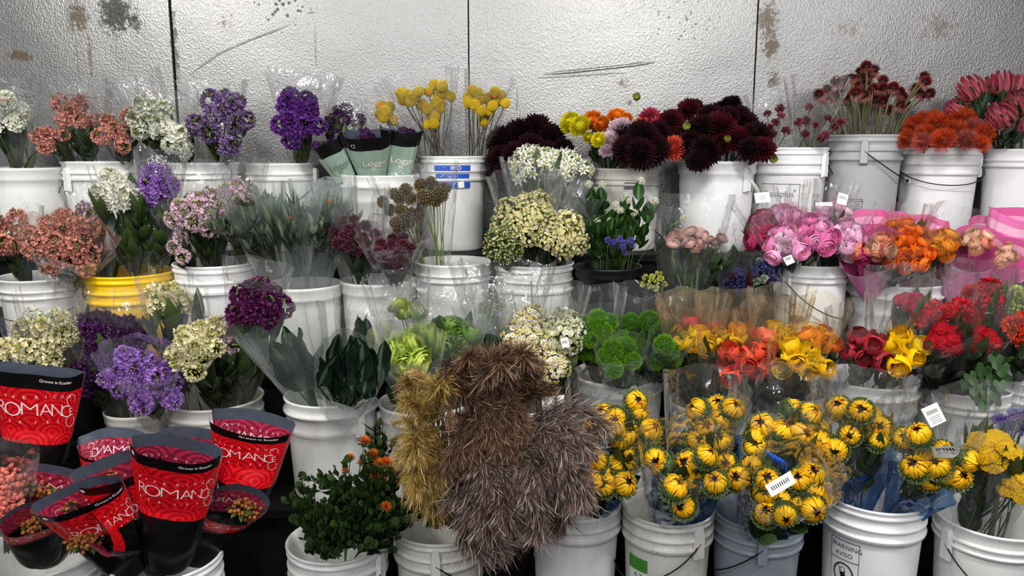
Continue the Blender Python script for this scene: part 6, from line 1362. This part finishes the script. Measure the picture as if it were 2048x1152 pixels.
sb = [
 ('sunflower buds wrapped in clear film, group beside the pampas fringe', 'd5', (1220, 860, 2.06), [(1184, 852), (1206, 828), (1232, 835), (1226, 852), (1277, 822), (1272, 803), (1276, 880), (1300, 860), (1255, 868), (1240, 880)], (1215, 790, 2.1), 80),
 ('small sunflower buds low beside the pampas fringe', 'd5', (1205, 945, 1.98), [(1192, 922), (1229, 932), (1264, 920), (1180, 962), (1208, 968), (1248, 968), (1200, 945)], (1210, 905, 1.96), 66),
 ('sunflower buds facing straight out over the wire-handled labelled bucket', 'd6', (1370, 935, 1.96), [(1325, 930), (1375, 928), (1412, 912), (1350, 975), (1392, 968), (1367, 1012), (1308, 915), (1430, 966)], (1370, 895, 1.92), 84),
 ('sunflower buds in tall film with blue wrap showing above', 'd6', (1420, 855, 2.08), [(1408, 852), (1440, 840), (1395, 880), (1437, 882), (1450, 925), (1478, 958), (1395, 820), (1435, 812), (1465, 818)], (1410, 780, 2.1), 80),
 ('sunflower buds next to white discs printed on film, above the bagged ones', 'd7', (1550, 860, 2.08), [(1525, 852), (1562, 862), (1530, 880), (1510, 893), (1505, 932), (1600, 868), (1590, 882), (1585, 820), (1636, 855), (1620, 828), (1640, 885), (1510, 875)], (1560, 780, 2.12), 96),
 ('big bag of drooping sunflower buds with a barcode tag and blue ties', 'd7', (1580, 985, 1.90), [(1535, 960), (1622, 950), (1625, 985), (1560, 1000), (1598, 1015), (1532, 1028), (1570, 1030), (1625, 1018), (1530, 985), (1600, 960), (1640, 1000)], (1585, 955, 1.84), 90),
 ('sunflower buds with raised yellow tufts above the bright ribbed bucket', 'd8', (1730, 850, 2.06), [(1677, 815), (1717, 852), (1762, 855), (1755, 880), (1722, 822), (1740, 832), (1670, 900), (1640, 888), (1700, 870)], (1720, 785, 2.1), 88),
 ('sunflower buds in crackling film leaning to the yarrow', 'd8', (1865, 920, 2.0), [(1830, 935), (1874, 930), (1808, 878), (1838, 870), (1860, 955), (1915, 952), (1935, 920), (1850, 900), (1885, 905), (1895, 945)], (1860, 845, 2.02), 92)]
for i, (lab, bk, C, ps, top, rt) in enumerate(sb):
    rr = random.Random(i); pp = [(x, y, C[2] + rr.uniform(-.04, .04) + (-.0006) * (y - C[1])) for x, y in ps]
    o, sl, B = sunb(lab, bk, C, pp, top, rt, 230 + i)
    if i == 5:
        f = sl.surf(.80, PI / 2)
        decal(f, [(rect2d(-.04, -.018, .04, .018), -.005, 0, 1, .5)], 'barcode_tag', M['paper'], o, label='white barcode tag', off=.004)
        decal(f, [(rect2d(q * .005 - .02, -.012, q * .005 - .018 + .001 * (q % 3), .004, 1), -.005, 0, 1, .5) for q in range(8)] + [(rect2d(-.02, -.015, .03, -.0135, 1), -.005, 0, 1, .5)], 'barcode', M['ink'], o, off=.0055)
        for q in range(4):
            mb = MB(); tubes(mb, [at(1530 + 9 * q, 900 + 5 * q, 1.83) - B, at(1545 + 9 * q, 915 + 4 * q, 1.82) - B, at(1555 + 6 * q, 925 + 6 * q, 1.83) - B], .0025, 4); link('tie', mb.mesh('tie', M['blue_paint']), o, label='blue tie')
    if i in (4, 3):
        decal(sl.surf(.85, PI / 2 - .1), [(ring2d(.010, .0015), 0, 0, 1, 0), (T_('RH'), 0, 0, .009, 0), (ring2d(.010, .0015), -.09, .01, 1, 0), (T_('RH'), -.09, .01, .009, 0)], 'printed_mark', M['ink_white'], o, off=.003)
    if i == 7:
        decal(sl.surf(.95, PI / 2), [(rect2d(-.022, -.028, .022, .028), -.0, .0, 1, .35)], 'barcode_tag', M['paper'], o, label='white barcode tag', off=.004)
        decal(sl.surf(.95, PI / 2), [(rect2d(q * .004 - .014, .006, q * .004 - .012, .02, 1), 0, 0, 1, .35) for q in range(7)] + [(rect2d(-.014, -.004 * q - .002, .012, -.004 * q - .001, 1), 0, 0, 1, .35) for q in range(4)], 'barcode', M['ink'], o, off=.0055)
# yarrow and asters
YAR = variants('yar', m_yarrow, 2, .045)
o, sl, B = bouquet('flower_bouquet', 'yellow yarrow bunch with a purple printed ribbon band on its film', 'bouquet', 'd9', (1985, 895, 2.02), 44, 30, YAR, 6, .85, upw=.55, seed=250, stemc=(s2l('5a6030'), s2l('8a8c40')), leaf=DL, nleaf=4, sleeve=dict(top=(1960, 810, 2.04), rt=84, mat='film', folds=.06))
def ribbon(surf, x0, x1, w, sag, name='printed_ribbon', word='ESMERALDA', reps=2):
    xs = np.linspace(x0, x1, 24); ys = -sag * np.sin((xs - x0) / (x1 - x0) * PI * .8)
    v = np.concatenate([np.stack([xs, ys, xs * 0], 1), np.stack([xs, ys + w, xs * 0], 1)]); f = [(i, i + 1, 25 + i, 24 + i) for i in range(23)]
    r = decal(surf, [((v, f), 0, 0, 1, 0)], name, M['purple'], o, label='purple ribbon band', off=.003)
    its = []
    for q in range(reps):
        xx = x0 + (x1 - x0) * (q + .5) / reps; its.append((T_(word), xx, -sag * math.sin((xx - x0) / (x1 - x0) * PI * .8) + w / 2, .010, -sag * math.cos((xx - x0) / (x1 - x0) * PI * .8) * 2.5 / (x1 - x0)))
    decal(surf, its, 'ribbon_text', M['ink_white'], r, off=.0045)
ribbon(sl.surf(.74, PI / 2), -.10, .10, .014, .035); ribbon(sl.surf(1.0, PI / 2), -.0, .09, .015, .004, reps=1)
bouquet('flower_bouquet', 'yellow yarrow bunch at the frame edge, lower than the ribboned one', 'bouquet', 'd9', (2042, 970, 1.98), 24, 32, YAR, 5, .75, upw=.3, seed=251, sleeve=dict(top=(2040, 930, 1.96), rt=56, mat='film'))
bouquet('flower_bouquet', 'lavender blue aster bunch behind the yellow yarrow at the frame edge', 'bouquet', 'd9', (2028, 845, 2.12), 34, 20, variants('ast', m_fuzz, 2, .028, W_('4a4484'), W_('a8a0dc'), n=200, L=.6, W=.05, zmin=0), 8, .9, upw=.4, seed=252, sleeve=dict(top=(2030, 800, 2.12), rt=52, mat='film'))

# small paper tags and marks on the wraps
def tag_on(px, py, Y, w, h, rot, parent_label, items=(), col='paper', name='paper_tag'):
    o = next(q for q in COL.objects if q.get('label', '').startswith(parent_label)); P = at(px, py, Y) - o.location
    ez = Vector((0, -.92, .39)); ex = Vector((1, 0, 0)); ey = ez.cross(ex)
    def f(x, y, off): 
        x = np.asarray(x, float); y = np.asarray(y, float); c, s_ = math.cos(rot), math.sin(rot)
        X = x * c - y * s_; Y_ = x * s_ + y * c; bend = -1.6 * X * X
        return np.array(P[:])[None] + X[:, None] * np.array(ex[:]) + Y_[:, None] * np.array(ey[:]) + (bend + off)[:, None] * np.array(ez[:])
    t = decal(f, [(rect2d(-w / 2, -h / 2, w / 2, h / 2), 0, 0, 1, 0)], name, M[col], o, off=0)
    if items: decal(f, items, 'tag_print', M['ink'], t, off=.001)
bars = lambda w, y: [(rect2d(q * w / 9 - w / 2, y, q * w / 9 - w / 2 + w / 22, y + .01, 1), 0, 0, 1, 0) for q in range(9)]
tag_on(1525, 395, 2.66, .05, .035, .1, 'dark magenta', [(ring2d(.008, .0012), 0, 0, 1, 0), (T_('RH'), 0, 0, .007, 0)])
tag_on(1648, 408, 2.62, .055, .012, 0, 'bright pink', [(ring2d(.006, .001), -.02, 0, 1, 0), (T_('ECUADOR'), .006, 0, .006, 0)])
tag_on(1685, 398, 2.62, .032, .038, -.3, 'pink ranunculus bunch with white buds', bars(.024, .0))
tag_on(1578, 520, 2.56, .03, .028, .4, 'pink ranunculus bunch hanging lowest', bars(.02, 0))
tag_on(1130, 685, 2.34, .022, .028, .2, 'white wax flowers', bars(.016, -.004))
tag_on(1562, 968, 1.78, .07, .03, .5, 'big bag of drooping', bars(.05, -.004))
tag_on(1868, 830, 1.92, .045, .05, .4, 'sunflower buds in crackling', bars(.03, .004) + [(rect2d(-.015, -.005 * q - .004, .014, -.005 * q - .003, 1), 0, 0, 1, 0) for q in range(4)])
tag_on(1108, 815, 2.0, .06, .06, .1, 'sunflower buds wrapped in clear film, group')
